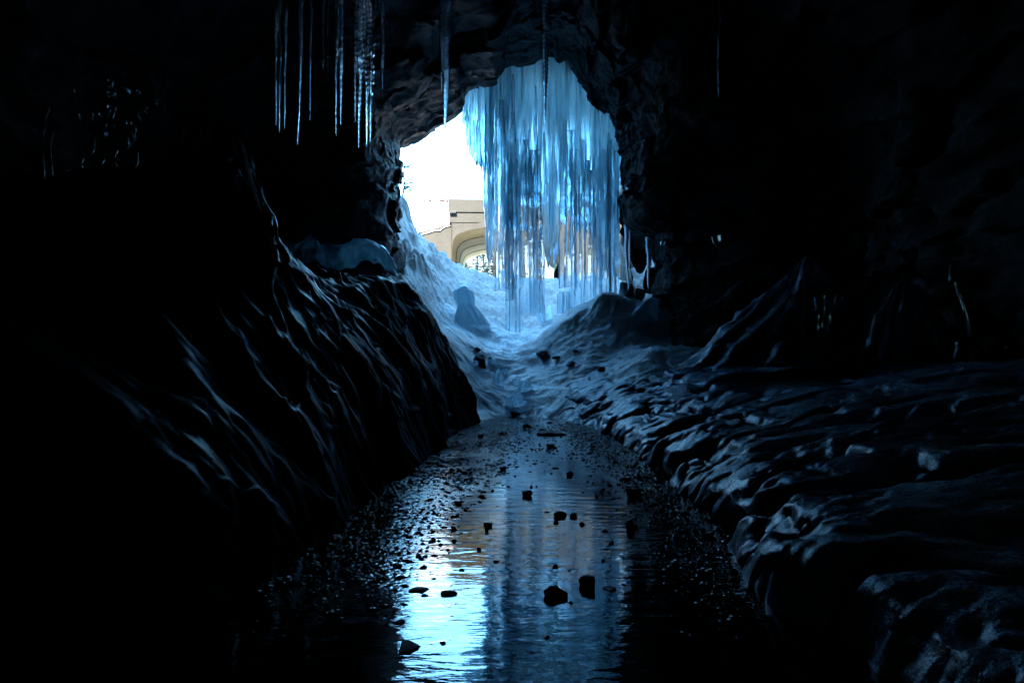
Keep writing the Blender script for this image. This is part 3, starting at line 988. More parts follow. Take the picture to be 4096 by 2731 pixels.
IC = [
    (276, 126, None, 7.0, 4, "faint icicle, leftmost of those hanging from the vault"),
    (279.5, 132, None, 7.0, 6, "beaded icicle in the dim left cluster, longest of that cluster"),
    (284.5, 129, None, 7.1, 6, "beaded icicle on the right edge of the dim left cluster"),
    (307, 145, None, 6.6, 5.5, "long lone icicle with a bright bent tip, right of the dim left cluster"),
    (310, 122, None, 6.7, 3, "thin icicle clinging to the right side of the long lone bent icicle"),
    (323.5, 71, None, 7.2, 5, "short sparkling icicle left of the twin icicles"),
    (328, 86, None, 7.2, 2.5, "hair thin dark icicle just left of the twin icicles"),
    (336, 135, None, 6.9, 5, "longer left one of the twin bright icicles"),
    (340.5, 124, None, 6.9, 7, "thicker right one of the twin bright icicles"),
    (355, 122, None, 7.3, 6, "shorter beaded icicle on the left edge of the bright thick cluster"),
    (358.5, 148, None, 7.3, 11, "longest beaded icicle of the bright thick cluster"),
    (363, 75, None, 7.4, 4, "stubby icicle behind the middle of the bright thick cluster"),
    (366.5, 146, None, 7.3, 5.5, "smooth straight icicle with a knob half way, in the bright thick cluster"),
    (370, 142, None, 7.3, 12, "broad grey icicle on the right edge of the bright thick cluster"),
    (382, 91, None, 7.6, 8, "knotty icicle hanging alone just right of the bright thick cluster"),
    (388, 43, None, 7.6, 3, "short thin icicle at the top, right of the knotty icicle"),
    (441.5, 91, None, 8.6, 6, "companion icicle on the left side of the big smooth icicle against the sky"),
    (445, 133, None, 8.6, 12, "big smooth spear of an icicle whose tip hangs against the white sky"),
    (454.5, 38, None, 8.6, 2.6, "short needle icicle just right of the big smooth spear"),
    (535.5, 35, None, 8.6, 2.6, "needle icicle at the top above the middle of the ice curtain"),
    (545, 122, None, 8.8, 9, "dark slender icicle hanging in front of the ice curtain"),
    (582, 29, None, 8.4, 3.6, "bright short needle icicle at the top right of the dark slender icicle"),
    (626, 55, None, 8.8, 3, "dim thread of an icicle above the right end of the ice curtain"),
    (718.5, 99, None, 8.0, 3, "dim lone icicle on the dark right side of the vault"),
    (629.5, 266, 60, 14.6, 7, "long lumpy icicle on the rock just right of the ice curtain"),
    (634.5, 226, 192, 14.1, 4, "short icicle beside the tail of the long lumpy icicle"),
    (637, 214, 158, 14.2, 2.4, "fine icicle on the right of the long lumpy icicle"),
    (626.5, 292, 225, 14.4, 6, "curved icicle hanging over the frosted boulder"),
    (648.5, 290, 237, 14.6, 5.5, "straight pale icicle hanging over the leaning ice block right of the curtain"),
    (617.5, 245, 190, 15.2, 3, "thin icicle along the right edge of the ice curtain"),
]
for px, yt, yp, Y_, w, lab in IC:
    icicle(px, yt, yp, Y_, w, lab, "icicles hanging in the tunnel", bead=.06 if w > 11 and px > 400 and Y_ < 10 else .2,
           bend={307: -.02, 626.5: .03}.get(px, 0))
fr_ic = [(438, 117), (441, 113), (474, 95), (476, 97), (478, 93.5)]
for i, (px, yt) in enumerate(fr_ic):
    icicle(px, yt, yt - 14, 15.25, 1.2, "hair thin little icicle on the lip of the mouth against the sky", "tiny icicles on the lip of the mouth", bead=.1, k=6)

# ================================================================== ICE CURTAIN
YC = 16.0
cur = empty("ice_curtain", at(556, 306, YC))
tag(cur, "great blue frozen waterfall of drapes and clear columns filling the tunnel mouth", "ice curtain")


def sheet(name, Y, x0, x1, top, bottom, cols, seed, nu=260, nv=300, th=.16, clear_at=.7, parent=cur, amp=1.0):
    u = np.linspace(x0, x1, nu)
    tp = np.interp(u, [p[0] for p in top], [p[1] for p in top])
    bt = np.interp(u, [p[0] for p in bottom], [p[1] for p in bottom])
    bt = bt + 7 * pn(u * .35, 0, 0, seed) + 5 * pn(u * .9, 0, 0, seed + 1)
    tp = tp + 2.4 * pn(u * .13, 0, 0, seed + 20) + 1.6 * pn(u * .45, 0, 0, seed + 21)
    v = np.linspace(0, 1, nv)
    PY = tp[:, None] + (bt - tp)[:, None] * v[None]
    PX = u[:, None] + 0 * PY
    ragged = 4.0 * pn(PX * 0 + seed, PY * .022, 0, seed + 4) + 1.6 * pn(PX * 0 + seed, PY * .11, 0, seed + 5)
    PX = PX + ragged * (1 - smooth(0, .1, (u - x0) / (x1 - x0)))[:, None] + ragged * smooth(.9, 1, (u - x0) / (x1 - x0))[:, None]
    d = np.zeros_like(PX)
    for c0, w0, a0 in cols:
        c = c0 + 1.2 * pn(PY * .012, c0, 0, seed + 2)
        ww = w0 * (1 + .25 * pn(PY * .015, c0, 7, seed + 3))
        d = np.maximum(d, a0 * np.sqrt(np.clip(1 - ((PX - c) / ww) ** 2, 0, 1)))
    d = d + .035 * amp * fbm(PX * .5, PY * .018, 0, seed + 6, 3) + .02 * amp * fbm(PX * .16, PY * .05, 0, seed + 8, 3) + .012 * ridged(PX * 1.1, PY * .03, 0, seed + 9, 2)
    e = np.minimum(smooth(0, .05, (u - x0) / (x1 - x0)), smooth(0, .05, (x1 - u) / (x1 - x0)))[:, None] * smooth(0, .10, 1 - v)[None]
    front = Y - (d + .02) * (.15 + .85 * e)
    back = Y + th * e * (1 + .4 * fbm(PX * .12, PY * .02, 3, seed + 7, 3)) + .004
    Zf = CZ + (HY - PY) / F * Y
    Xf = (PX - 512) / F * Y
    Fp = np.stack([Xf, front, Zf], -1)
    Bp = np.stack([Xf, back, Zf], -1)
    cl = np.clip(smooth(clear_at, 1.0, v)[None] + .8 * smooth(-.05, .35, fbm(PX * .22, PY * .012, 0, seed + 10, 3)) * smooth(.30, .65, v)[None], 0, 1) * .85
    verts = np.concatenate([Fp.reshape(-1, 3), Bp.reshape(-1, 3)])
    q1_ = grid_quads(nu, nv)[:, ::-1]
    q2_ = grid_quads(nu, nv, off=nu * nv)
    rim = []
    idx = lambda i, j: i * nv + j
    n0 = nu * nv
    for i in range(nu - 1):
        rim.append((idx(i, 0), idx(i + 1, 0), idx(i + 1, 0) + n0, idx(i, 0) + n0))
        rim.append((idx(i + 1, nv - 1), idx(i, nv - 1), idx(i, nv - 1) + n0, idx(i + 1, nv - 1) + n0))
    for j in range(nv - 1):
        rim.append((idx(0, j + 1), idx(0, j), idx(0, j) + n0, idx(0, j + 1) + n0))
        rim.append((idx(nu - 1, j), idx(nu - 1, j + 1), idx(nu - 1, j + 1) + n0, idx(nu - 1, j) + n0))
    me_ = raw(name, verts, np.concatenate([q1_[:, ::-1], q2_[:, ::-1], np.array(rim)]), {"clear": np.r_[cl.ravel(), cl.ravel()]})
    bm_ = bmesh.new(); bm_.from_mesh(me_)
    bmesh.ops.recalc_face_normals(bm_, faces=bm_.faces)
    bm_.to_mesh(me_); bm_.free()
    return child_of(link(name, me_, M["crest" if name == "crest" else "milky"]), parent)


cols = [(499, 5, .20), (506, 6, .24), (513, 5, .16), (519, 6, .22), (526, 5, .17), (532, 4, .2), (538, 5, .18), (545, 6, .26), (552, 7, .30), (559, 5, .22), (565, 4, .14),
        (570, 6, .22), (577, 5, .2), (583, 6, .25), (590, 5, .2), (596, 6, .24), (603, 6, .2), (609, 5, .16), (615, 5, .14)]
sheet("ice_drape", YC + .25, 494, 620, [(490, 45), (620, 45)],
      [(494, 170), (501, 232), (508, 225), (514, 240), (520, 246), (525, 205), (531, 196), (538, 218), (543, 245), (548, 268), (556, 266), (562, 236), (568, 208), (576, 236), (584, 225), (592, 245), (600, 272), (610, 282), (620, 276)],
      cols, 301, 420, 360, .17, .72)
sheet("ice_drape", YC + .95, 461.5, 501, [(461, 60), (501, 60)], [(461, 108), (463, 128), (466, 122), (467, 142), (472, 158), (476, 165), (481, 168), (485, 175), (488, 170), (492, 200), (501, 210)],
      [(464, 4, .12), (470, 5, .2), (476, 4, .15), (481, 5, .2), (487, 4, .16), (493, 5, .2), (499, 5, .2)], 331, 160, 220, .14, .62)
sheet("ice_drape", YC + 1.15, 483.5, 499, [(484, 60), (499, 60)], [(484, 225), (487, 258), (490, 268), (493, 250), (499, 255)],
      [(487, 3.5, .12), (492, 4, .18), (497, 4, .16)], 351, 90, 260, .12, .75)


# lumpy pale lip of ice along the back of the mound, lit through from outside
kk = np.linspace(0, len(CREST) - 1, 170)
cpx = np.interp(kk, range(len(CREST)), [p[0] for p in CREST])
cpy = np.interp(kk, range(len(CREST)), [p[1] for p in CREST])
tt = np.linspace(0, 2 * np.pi, 48, endpoint=False)
YK = 11.9
TH, I = np.meshgrid(tt, np.arange(170), indexing="ij")
cr = (.16 + .05 * pn(kk * .6, 0, 0, 900)) * np.sin(np.pi * np.clip(np.linspace(.04, .96, 170), 0, 1)) ** .4
ux, uy, uz = sx(cpx, YK)[I], YK + .12 * pn(kk * .4, 3, 0, 901)[I], (sz(cpy, YK) - cr)[I]
cc, sn = np.cos(TH), np.sin(TH)
rr_ = cr[I] * (1 + .30 * fbm(cc * 1.2, sn * 1.2, ux * 3, 903, 4) + .16 * ridged(cc * 1.5, ux * 5, sn * 1.5, 905, 3))
Pc = np.stack([ux + .04 * fbm(cc, sn, ux * 4, 907, 2), uy + rr_ * cc * 1.2, uz + rr_ * sn], -1)
child_of(link("crest", grid_mesh("crest", Pc, wu=True), M["crest"]), mound)


def column(name, px, w, yt, yb_, Y, parent, seed, mat="clear", taper=False, nt=22, lump=.16):
    z1, z0 = sz(yt, Y), sz(yb_, Y)
    x = sx(px, Y)
    n_ = int(np.clip((yb_ - yt) * .9, 20, 150))
    f_ = np.linspace(0, 1, n_)
    z = z1 + (z0 - z1) * f_
    r = w / F * Y * (1 + lump * fbm(z * 2.6, seed, 0, seed, 3) + lump * .22 * pn(z * 9, seed, 0, seed + 1))
    r = r * (.55 + .45 * smooth(0, .2, f_))
    if taper: r = r * np.clip((1 - f_) * 1.15, .03, 1) ** .5
    cx = x + .018 * fbm(z * .8, seed, 0, seed + 2, 2)
    cy = Y + .03 * fbm(z * .8, seed, 0, seed + 3, 2)
    th = np.linspace(0, 2 * np.pi, nt, endpoint=False)
    TH, I = np.meshgrid(th, np.arange(n_), indexing="ij")
    RR = r[I] * (1 + .16 * np.cos(2 * TH + seed) + .13 * np.cos(3 * TH + seed * 1.7 + z[I] * .7) + .08 * np.cos(6 * TH + seed * 2.3) + .06 * fbm(TH * 2, z[I] * 6, 0, seed + 4, 2))
    Pq = np.stack([cx[I] + RR * np.cos(TH), cy[I] + RR * np.sin(TH), z[I]], -1)
    me_ = grid_mesh(name, Pq, wu=True)
    bm_ = bmesh.new(); bm_.from_mesh(me_)
    bmesh.ops.holes_fill(bm_, edges=[e for e in bm_.edges if e.is_boundary], sides=0)
    bmesh.ops.recalc_face_normals(bm_, faces=bm_.faces)
    bm_.to_mesh(me_); bm_.free()
    return child_of(link(name, me_, M[mat]), parent)


CL = [(497, 3, 118, 291), (501.5, 3.4, 100, 292), (505.5, 3.6, 96, 289), (509.5, 3.4, 130, 300), (508.5, 3, 190, 330), (513, 4.2, 112, 331), (517.5, 3.2, 140, 332), (521, 2.4, 170, 330),
      (526, 4.6, 140, 314), (532, 4.4, 150, 316), (537.5, 4.2, 150, 313), (541, 4, 240, 321), (523, 3, 120, 230), (529.5, 2.6, 130, 240), (535, 2.4, 150, 250),
      (563.5, 3.4, 120, 288), (568.5, 3.4, 130, 287.5), (573, 4, 130, 311), (578, 4, 150, 307), (583, 3.2, 140, 307), (587.5, 3.4, 160, 305), (592.5, 3, 170, 300), (597.5, 4, 140, 303),
      (603, 4, 150, 303), (607.5, 3.4, 150, 303), (612, 3, 140, 304), (616, 2.6, 150, 306)]
for i, (px, w, a, b) in enumerate(CL):
    column("ice_column", px, w, a, b, YC - .16 + .22 * ((i * 7) % 5) / 5, cur, 400 + i, lump=.24 if 522 < px < 545 else .18)
rs = random.Random(11)
for i in range(16):
    px = rs.choice([rs.uniform(494, 522), rs.uniform(522, 546), rs.uniform(566, 618), rs.uniform(566, 618)])
    a = rs.uniform(60, 200)
    b = min(a + rs.uniform(60, 130), 298)
    column("icicle", px, rs.uniform(.9, 2.2), a, b, YC - .42 + .15 * rs.random(), cur, 500 + i, taper=True, nt=12)
for i, (px, a, b, w) in enumerate([(464, 100, 150, 1.2), (467, 110, 160, 1.6), (470, 105, 168, 1.6), (473, 120, 172, 1.8), (478, 120, 172, 1.6), (482, 130, 182, 1.8), (486, 150, 186, 1.4), (490, 230, 266, 1.6), (470, 130, 178, .8)]):
    column("icicle", px, w, a, b, YC + .7, cur, 560 + i, taper=True, nt=12)
stub = empty("broken_column", at(563, 312, YC - .15))
tag(stub, "broken lower piece of clear ice column standing on the swell under the curtain's gap", "ice column")
for i, (px, w, a, b) in enumerate([(560.5, 3.0, 291, 313), (565.5, 3.2, 291, 312.5), (569, 2.4, 291.5, 311)]):
    column("ice_column", px, w, a, b, YC - .15, stub, 590 + i, lump=.06)

# ================================================================== ROCKS AND ICE CHUNKS
def rock_mesh(seed, cuts=13, sub=3, rough=.12, lo=.42, hi=.9):
    bm_ = bmesh.new()
    bmesh.ops.create_icosphere(bm_, subdivisions=sub, radius=1.0)
    v = np.array([x.co[:] for x in bm_.verts])
    g = np.random.default_rng(seed)
    for _ in range(cuts):
        n_ = g.normal(size=3)
        n_ /= np.linalg.norm(n_)
        d = g.uniform(lo, hi)
        k = np.maximum(0, v @ n_ - d)
        v = v - k[:, None] * n_
    v = v + (rough * fbm(v[:, 0] * 2.2 + seed, v[:, 1] * 2.2, v[:, 2] * 2.2, seed, 3))[:, None] * v
    for x, p in zip(bm_.verts, v): x.co = p
    me_ = bpy.data.meshes.new("rock")
    bm_.to_mesh(me_)
    bm_.free()
    return me_


ROCKS = [rock_mesh(s) for s in range(10)]
for me_ in ROCKS:
    me_.materials.append(M["stone"])
    me_.polygons.foreach_set("use_smooth", [True] * len(me_.polygons))
CHUNKS = [rock_mesh(100 + s, 12, 3, .04, .5, .85) for s in range(5)]
for me_ in CHUNKS:
    me_.materials.append(M["chunk"])


def lump_at(name, me_, loc, size, rot, label, cat, group=None, mat=None):
    o_ = bpy.data.objects.new(name, me_)
    COL.objects.link(o_)
    o_.location = loc
    o_.scale = size
    o_.rotation_euler = (0, 0, rot)
    if mat is not None:
        o_.material_slots[0].link = "OBJECT"
        o_.material_slots[0].material = mat
    return tag(o_, label, cat, group)


def on_water(px, py):
    """where the line of sight through the pixel meets the stream"""
    y = CZ * F / (py - HY)
    return ((px - 512) / F * y, y)


# stones one can tell apart: centre px, waterline row, half width px, height px
BIG = [
    (554, 608, 13.5, 27, "large angular black stone in the nearest open water, front one of the near pair"),
    (588, 597, 11.5, 22, "rounded black stone right behind the large angular one"),
    (610, 591, 9, 4, "flat dark slab trailing to the right of the rounded near stone"),
    (561, 519, 8.5, 9, "low black stone left of the small upright one in mid stream"),
    (574, 520, 4.5, 10, "small upright black stone at the right end of the low mid stream stone"),
    (527, 499, 7.5, 9, "smooth black stone alone in mid stream above the golden reflection"),
    (582, 527, 3.6, 6.5, "small pointed black stone below the low mid stream stone"),
    (556, 524, 3.4, 5, "small black stone standing in the bright sun reflection"),
    (633, 505, 8, 21, "tall dark stone at the right edge of the open water"),
    (625, 482, 5, 5, "flat topped dark stone left of the tall stone"),
    (646, 480, 9, 10, "broad dark stone near the right bank beyond the tall stone"),
    (629, 536, 8, 18, "dark upright stone by the right edge of the reflections"),
    (570, 478, 5.2, 8, "square black stone far out beyond the sun reflection"),
    (553, 437, 14, 7, "wide black hump at the far end of the stream"),
    (517, 421, 9, 13, "dark block standing where the stream meets the ice"),
    (481, 440, 5, 6, "dark stone at the far left end of the stream"),
    (503, 438, 6.5, 8, "black stone left of the wide far hump"),
    (528, 430, 4.5, 7, "pointed black stone at the far end of the stream"),
    (551, 450, 5, 8, "dark stone in front of the wide far hump"),
    (407, 651, 15, 6, "low flat stone in the white sky reflection at lower left"),
    (420, 593, 11, 6, "long low stone at the upper edge of the white sky reflection"),
    (447, 596, 9, 6, "flat stone beside the pale reflected sky"),
    (453, 532, 3.8, 7, "small jagged stone beside the golden bridge reflection"),
    (487, 532, 3.2, 6, "small square stone right of the golden bridge reflection"),
    (462, 572, 4.0, 4.5, "little dark stone just below the golden bridge reflection"),
    (398, 568, 6.5, 4, "dark stone among the gravel left of the golden reflection"),
    (481, 499, 3.6, 6, "small round stone left of the smooth mid stream stone"),
    (604, 563, 3, 5, "tiny pointed stone in the blue curtain reflection"),
    (612, 545, 4, 5, "small dark stone in the right part of the curtain reflection"),
    (400, 624, 5, 4, "small flat stone at the top of the white sky reflection"),
    (443, 645, 4, 5, "small stone at the right of the white sky reflection"),
    (680, 470, 8, 8, "dark stone tucked under the lip of the right ice shelf"),
    (702, 485, 8, 8, "blocky stone at the water's edge below the bright scallops of the shelf"),
    (722, 505, 8, 8, "dark stone close under the shelf left of the black pool"),
    (655, 508, 6, 8, "roundish stone right of the tall stone"),
    (660, 458, 6, 6, "small stone in the shallows by the far right bank"),
]
for i, (px, py, hw, h, lab) in enumerate(BIG):
    x, y = on_water(px, py - h * .42)
    k = y / F
    ry = hw * k * (.8 if h > hw else 1.0)
    lump_at("rock", ROCKS[i % 10], (x, y + ry * .3, h * k * .06), (hw * k * 1.15, ry, h * k * .60), (i * 2.4) % 6.28, lab, "rock")

rs = random.Random(3)
cnt = 0
edge_l = lambda y: float(np.interp(y, [2, 3.5, 5, 7, 9.4, 11, 12.6], [-.97, -1.05, -.95, -.88, -.84, -.66, -.48]))
edge_r = lambda y: float(np.interp(y, [2, 2.9, 3.3, 4.8, 7, 9.4, 11.2, 12.6], [1.15, 1.2, 1.03, 1.2, 1.28, 1.24, 1.08, .75]))
placed = [on_water(b[0], b[1]) for b in BIG]
while cnt < 70:
    y = 12.4 - 9.2 * rs.random() ** 1.25
    a, b = edge_l(y), edge_r(y)
    x = a + (b - a) * rs.random()
    if y < 5.2 and -.35 < x < .75 and rs.random() < .8: continue
    if min((x - p[0]) ** 2 + (y - p[1]) ** 2 for p in placed) < .018: continue
    placed.append((x, y))
    s = .016 + .030 * rs.random() ** 2
    lump_at("small_rock", ROCKS[rs.randrange(10)], (x, y, s * .1), (s * rs.uniform(.9, 1.7), s * rs.uniform(.8, 1.3), s * rs.uniform(.5, .9)), rs.random() * 6, "small wet black stone breaking the surface of the stream",
            "rock", "small stones scattered in the stream")
    cnt += 1

# fine gravel in the shallows, too much to count
g = np.random.default_rng(21)
tet = np.array([(1, 0, -.3), (-.5, .87, -.3), (-.5, -.87, -.3), (.1, .05, .75), (.55, .5, .35), (-.7, .1, .3), (.35, -.65, .35)], float)
hull = bmesh.new()
for p in tet: hull.verts.new(p)
bmesh.ops.convex_hull(hull, input=hull.verts)
hull.verts.ensure_lookup_table(); hull.verts.index_update()
bmesh.ops.triangulate(hull, faces=hull.faces)
hv = np.array([v.co[:] for v in hull.verts]); hf = np.array([[v.index for v in f.verts] for f in hull.faces])
hull.free()
V_, F_ = [], []
n_ok = 0
while n_ok < 12000:
    y = 12.8 - 10.2 * g.random() ** 1.0
    a, b = edge_l(y) - .05, edge_r(y) + .05
    x = a + (b - a) * g.random()
    dens = .5 + .9 * float(fbm(x * 1.6, y * .8, 0, 77, 3))
    sh_ = float(np.interp(y, [3.0, 4.5, 6.4, 8.5], [-.45, -.34, -.05, .15]))
    shallow_l = smooth(sh_ + .12, sh_ - .35, x) * smooth(2.7, 3.6, y)
    shallow_r = smooth(.55, .95, x) * smooth(2.6, 3.6, y)
    far = smooth(6.5, 9.5, y) * .22
    pr = float(np.clip((max(shallow_l, shallow_r) * 1.1 + far) * dens + .015, 0, 1))
    if g.random() > pr: continue
    s = .006 + .018 * g.random() ** 3
    t_ = g.random() * 6.28
    R2 = np.array([[math.cos(t_), -math.sin(t_), 0], [math.sin(t_), math.cos(t_), 0], [0, 0, 1]])
    vv = (hv * np.array([s * g.uniform(.8, 1.8), s, s * g.uniform(.4, .9)])) @ R2.T + np.array([x, y, .0])
    F_.append(hf + len(V_) * len(hv)); V_.append(vv)
    n_ok += 1
tag(link("gravel", raw("gravel", np.concatenate(V_), np.concatenate(F_)), M["gravel"], sm=False), "fine dark wet gravel lying in the shallow edges of the stream", "gravel", kind="stuff")


def on_floor(px, py, lo=12.3, hi=20):
    """first place where the line of sight through the pixel meets the frozen floor"""
    for y in np.arange(lo, hi, .02):
        x, _, z = at(px, py, y)
        if z <= z_floor(x, y): return x, y, z_floor(x, y)
    return at(px, py, 14)


CH = [
    ("ice_chunk", 499, 384, 7.5, 17, "grey pyramid shaped ice chunk in the middle of the frozen channel", 0, "chunk"),
    ("ice_chunk", 516, 384, 6.5, 9, "low rounded ice chunk right of the grey pyramid chunk", 1, "chunk"),
    ("ice_chunk", 525, 391, 7.5, 10, "glassy ice chunk just above the big clear lump", 2, "chunk"),
    ("ice_chunk", 517, 407, 11, 16, "big clear glassy ice lump at the head of the stream", 3, "chunk"),
    ("ice_chunk", 493, 365, 5, 8, "small pale ice chunk beside the black rock on the frozen floor", 4, "chunk"),
    ("ice_chunk", 503, 370, 6, 4, "flat broken ice plate in front of the black rock", 1, "chunk"),
    ("ice_chunk", 476, 365, 4, 5, "small ice chunk left of the black rock on the frozen floor", 2, "chunk"),
    ("rock", 481, 366, 7.5, 14, "jagged black rock on the pale frozen floor", 3, "stone"),
    ("rock", 490, 362, 3, 5, "small black rock touching the right side of the jagged one", 5, "stone"),
    ("rock", 477.5, 350, 3.2, 4, "tiny black rock upstream of the jagged black rock", 6, "stone"),
    ("rock", 541.5, 358, 7.5, 9, "pointed grey stone lying on the bright ice slope", 7, "frosted"),
    ("rock", 557, 358, 5, 3, "flat black stone right of the pointed grey stone on the slope", 2, "stone"),
    ("rock", 570, 365, 7, 5, "grey stone sunk in the ice below the flat black stone", 1, "frosted"),
    ("rock", 602, 372, 5, 8, "dark stone on the rim of the ice shelf below the swell", 4, "stone"),
    ("rock", 576, 352, 4, 3, "small dark stone half buried in the ice swell", 8, "stone"),
]
for i, (nm, px, py, hw, h, lab, ix, mt) in enumerate(CH):
    x, y, z = on_floor(px, py)
    if py > 372 and nm == "ice_chunk" and z > 1: y, z = 12.9, .05
    k = y / F
    lump_at(nm, (CHUNKS[ix % 5] if nm == "ice_chunk" else ROCKS[ix]), (x, y, z + h * k * .32), (hw * k * 1.1, hw * k * .9, h * k * .72), i * 1.7, lab, "ice chunk" if nm == "ice_chunk" else "rock", mat=M[mt])
# frozen stump on the snow left of the curtain
x, y, z = on_floor(470, 322)
k = y / F
t = body("ice_stump", [(x + .05, y, z - .1), (x, y, z + .10), (x - .04, y, z + .24), (sx(466, y), y, z + 17 * k), (sx(464, y), y, z + 24 * k), (sx(463, y), y, z + 31 * k), (sx(463.5, y), y, z + 35 * k), (sx(464, y), y, z + 37 * k)], [.40, .31, .22, .165, .20, .19, .10, .01], M["pale"], seed=83, amp=.05, flute=.02, n=70, m=70)
tag(t, "smooth frozen stump of blue ice standing on the snow left of the curtain", "ice stump")
x, y, z = on_floor(548, 322)
t = body("ice_stump", [(x, y, z - .05), (x, y, z + .12), (x + .02, y, z + .26), (x + .03, y, z + .36)], [.13, .08, .05, .01], M["chunk"], seed=87, amp=.03, flute=.03, n=40, m=40)
tag(t, "little jagged ice stump under the bright gap of the curtain", "ice stump")
# boulders at the right foot of the mouth
BO = [(625, 292, 16.2, 9, 13, "round frosted boulder on the right jamb under the curved icicle", 1), (640, 296, 16.0, 10, 9, "dark boulder behind the leaning ice block", 5),
      (636, 318, 15.4, 12, 8, "dark rock wedged between the swell and the leaning ice block", 6), (630, 303, 15.7, 10, 6, "low icy boulder on the swell at the right end of the curtain", 8),
      (640, 258, 16.9, 15, 26, "big dark rock face behind the hanging icicles right of the curtain", 7),
      (652, 282, 16.4, 9, 16, "tall dark boulder in the far right corner of the mouth", 9)]
for i, (px, py, y, hw, h, lab, ix) in enumerate(BO):
    k = y / F
    x, _, z = at(px, py, y)
    lump_at("boulder", ROCKS[ix], (x, y, z), (hw * k, hw * k * .9, h * k), i * 1.9, lab, "boulder", mat=M["boulder"])
y = 14.6
t = body("ice_block", [at(632, 352, y), at(634, 338, y), at(640, 322, y), at(647, 308, y), at(652, 300, y), at(653, 297, y)], [.50, .42, .26, .16, .10, .02], M["pale"], seed=89, amp=.07, flute=.03, n=70, m=70, sq=.6)
tag(t, "leaning pale ice block against the black wall right of the swell", "ice block")

# ================================================================== OUTSIDE
# rock cut to the right of the mouth
cy_ = np.linspace(15.9, 21.3, 80)
cz_ = np.linspace(.5, 8.6, 100)
CY, CZZ = np.meshgrid(cy_, cz_, indexing="ij")
CXX = 2.05 + .04 * CZZ + .13 * (CY - 16) + .28 * fbm(CY * .7, CZZ * .7, 0, 601, 4) + .25 * ridged(CY * .8, CZZ * 1.3, 0, 607, 3)
tag(link("rock_terrain", grid_mesh("rock_terrain", np.stack([CXX, CY, CZZ], -1)), M["boulder"]), kind="structure")

# ---- bridge
YF, YB = 21.5, 26.9
bx = lambda p: sx(p, YF)
bz = lambda p: sz(p, YF)
br = empty("bridge", (bx(508), YF, 2.4))
tag(br, "cream concrete arch bridge crossing the gully beyond the tunnel mouth", "bridge")
half = [(452, 330), (452, 252), (452.4, 245), (453.6, 240), (456, 236), (460, 233.2), (466, 231), (474, 229), (483, 227.5), (492, 226.4), (508, 225.8)]
full = half + [(1016 - a, b) for a, b in half[-2::-1]]
arch = [(bx(a), bz(b)) for a, b in full]
wall_l, wall_r = bx(388), bx(700)
top = bz(222)
m_ = MB()
# spandrel: front skin around the arch (columns of quads), then the same at the back
for yy, fl in ((YF, False), (YB, True)):
    for (xa, za), (xb, zb) in zip(arch[:-1], arch[1:]):
        if abs(xb - xa) < 1e-6: continue
        q = [(xa, yy, za), (xb, yy, zb), (xb, yy, top), (xa, yy, top)]
        m_.add(q[::-1] if fl else q, [(0, 1, 2, 3)])
m_.box((arch[-1][0], YF, .5), (wall_r, YB, top))
m_.box((bx(451.4), YF, .5), (arch[0][0] - .001, YB, top))
child_of(m_.build("spandrel_wall", M["concrete"]), br)
m_ = MB()
ss = arch[1:-1]
for (xa, za), (xb, zb) in zip(arch[:-1], arch[1:]):
    m_.add([(xa, YF, za), (xa, YB, za), (xb, YB, zb), (xb, YF, zb)], [(0, 1, 2, 3)])
child_of(m_.build("arch_soffit", M["soffit"], None, True), br)
for yy in (YF + 1.45, YF + 2.9, YF + 4.2):
    m_ = MB()
    c0 = np.array([bx(508), bz(262)])
    pts = [(a + (c0[0] - a) * .006, yy, b - .012) for a, b in arch]
    m_.tube(pts, [.008] * len(pts), 6)
    child_of(m_.build("board_joint", M["groove"]), br)
m_ = MB()                                                  # ring proud of the front face
for (xa, za), (xb, zb) in zip(arch[1:-2], arch[2:-1]):
    d = np.array([xb - xa, zb - za]); d /= np.linalg.norm(d)
    n_ = np.array([-d[1], d[0]]) * .15
    a0, b0 = (xa, za), (xb, zb)
    a1, b1 = (xa + (n_[0] if False else 0), za + .15), (xb, zb + .15)
    m_.add([(a0[0], YF - .03, a0[1]), (b0[0], YF - .03, b0[1]), (b1[0], YF - .03, b1[1]), (a1[0], YF - .03, a1[1]), (a0[0], YF + .02, a0[1]), (b0[0], YF + .02, b0[1]), (b1[0], YF + .02, b1[1]), (a1[0], YF + .02, a1[1])],
           [(0, 1, 2, 3), (4, 0, 3, 7), (3, 2, 6, 7), (0, 4, 5, 1)])
child_of(m_.build("arch_ring", M["parapetc"]), br)
m_ = MB(); m_.box((bx(449.2), YF - .008, bz(222)), (wall_r, YF + .3, bz(212.6))); child_of(m_.build("cornice", M["parapetc"]), br)
m_ = MB(); m_.box((bx(449.2), YF + .02, bz(222) - .02), (wall_r, YB, bz(213))); child_of(m_.build("deck", M["concrete"]), br)
m_ = MB()
m_.prism([(bx(448.6), bz(211.6)), (wall_r, bz(213.2)), (wall_r, bz(201)), (bx(448.6), bz(199))], YF - .022, YF + .12)
child_of(m_.build("parapet", M["parapetc"]), br)
m_ = MB(); m_.box((bx(449.5), YF - .012, bz(212.4)), (wall_r, YF + .1, bz(211.4))); child_of(m_.build("shadow_joint", M["groove"]), br)
m_ = MB(); m_.box((bx(449.6), YF - .05, bz(212.8)), (bx(456), YF - .024, bz(210.4))); child_of(m_.build("steel_plate", M["steel"]), br)
m_ = MB()
m_.prism([(bx(380), .5), (bx(451.4), .5), (bx(451.4), bz(222.4)), (bx(440), bz(226)), (bx(412), bz(234)), (bx(380), bz(243))], YF + .05, YF + 1.2)
child_of(m_.build("wing_wall", M["concrete"]), br)
for a in (451.6,):
    m_ = MB(); m_.box((bx(a) - .012, YF - .004, bz(262)), (bx(a) + .012, YF + .03, bz(223))); child_of(m_.build("wall_joint", M["groove"]), br)

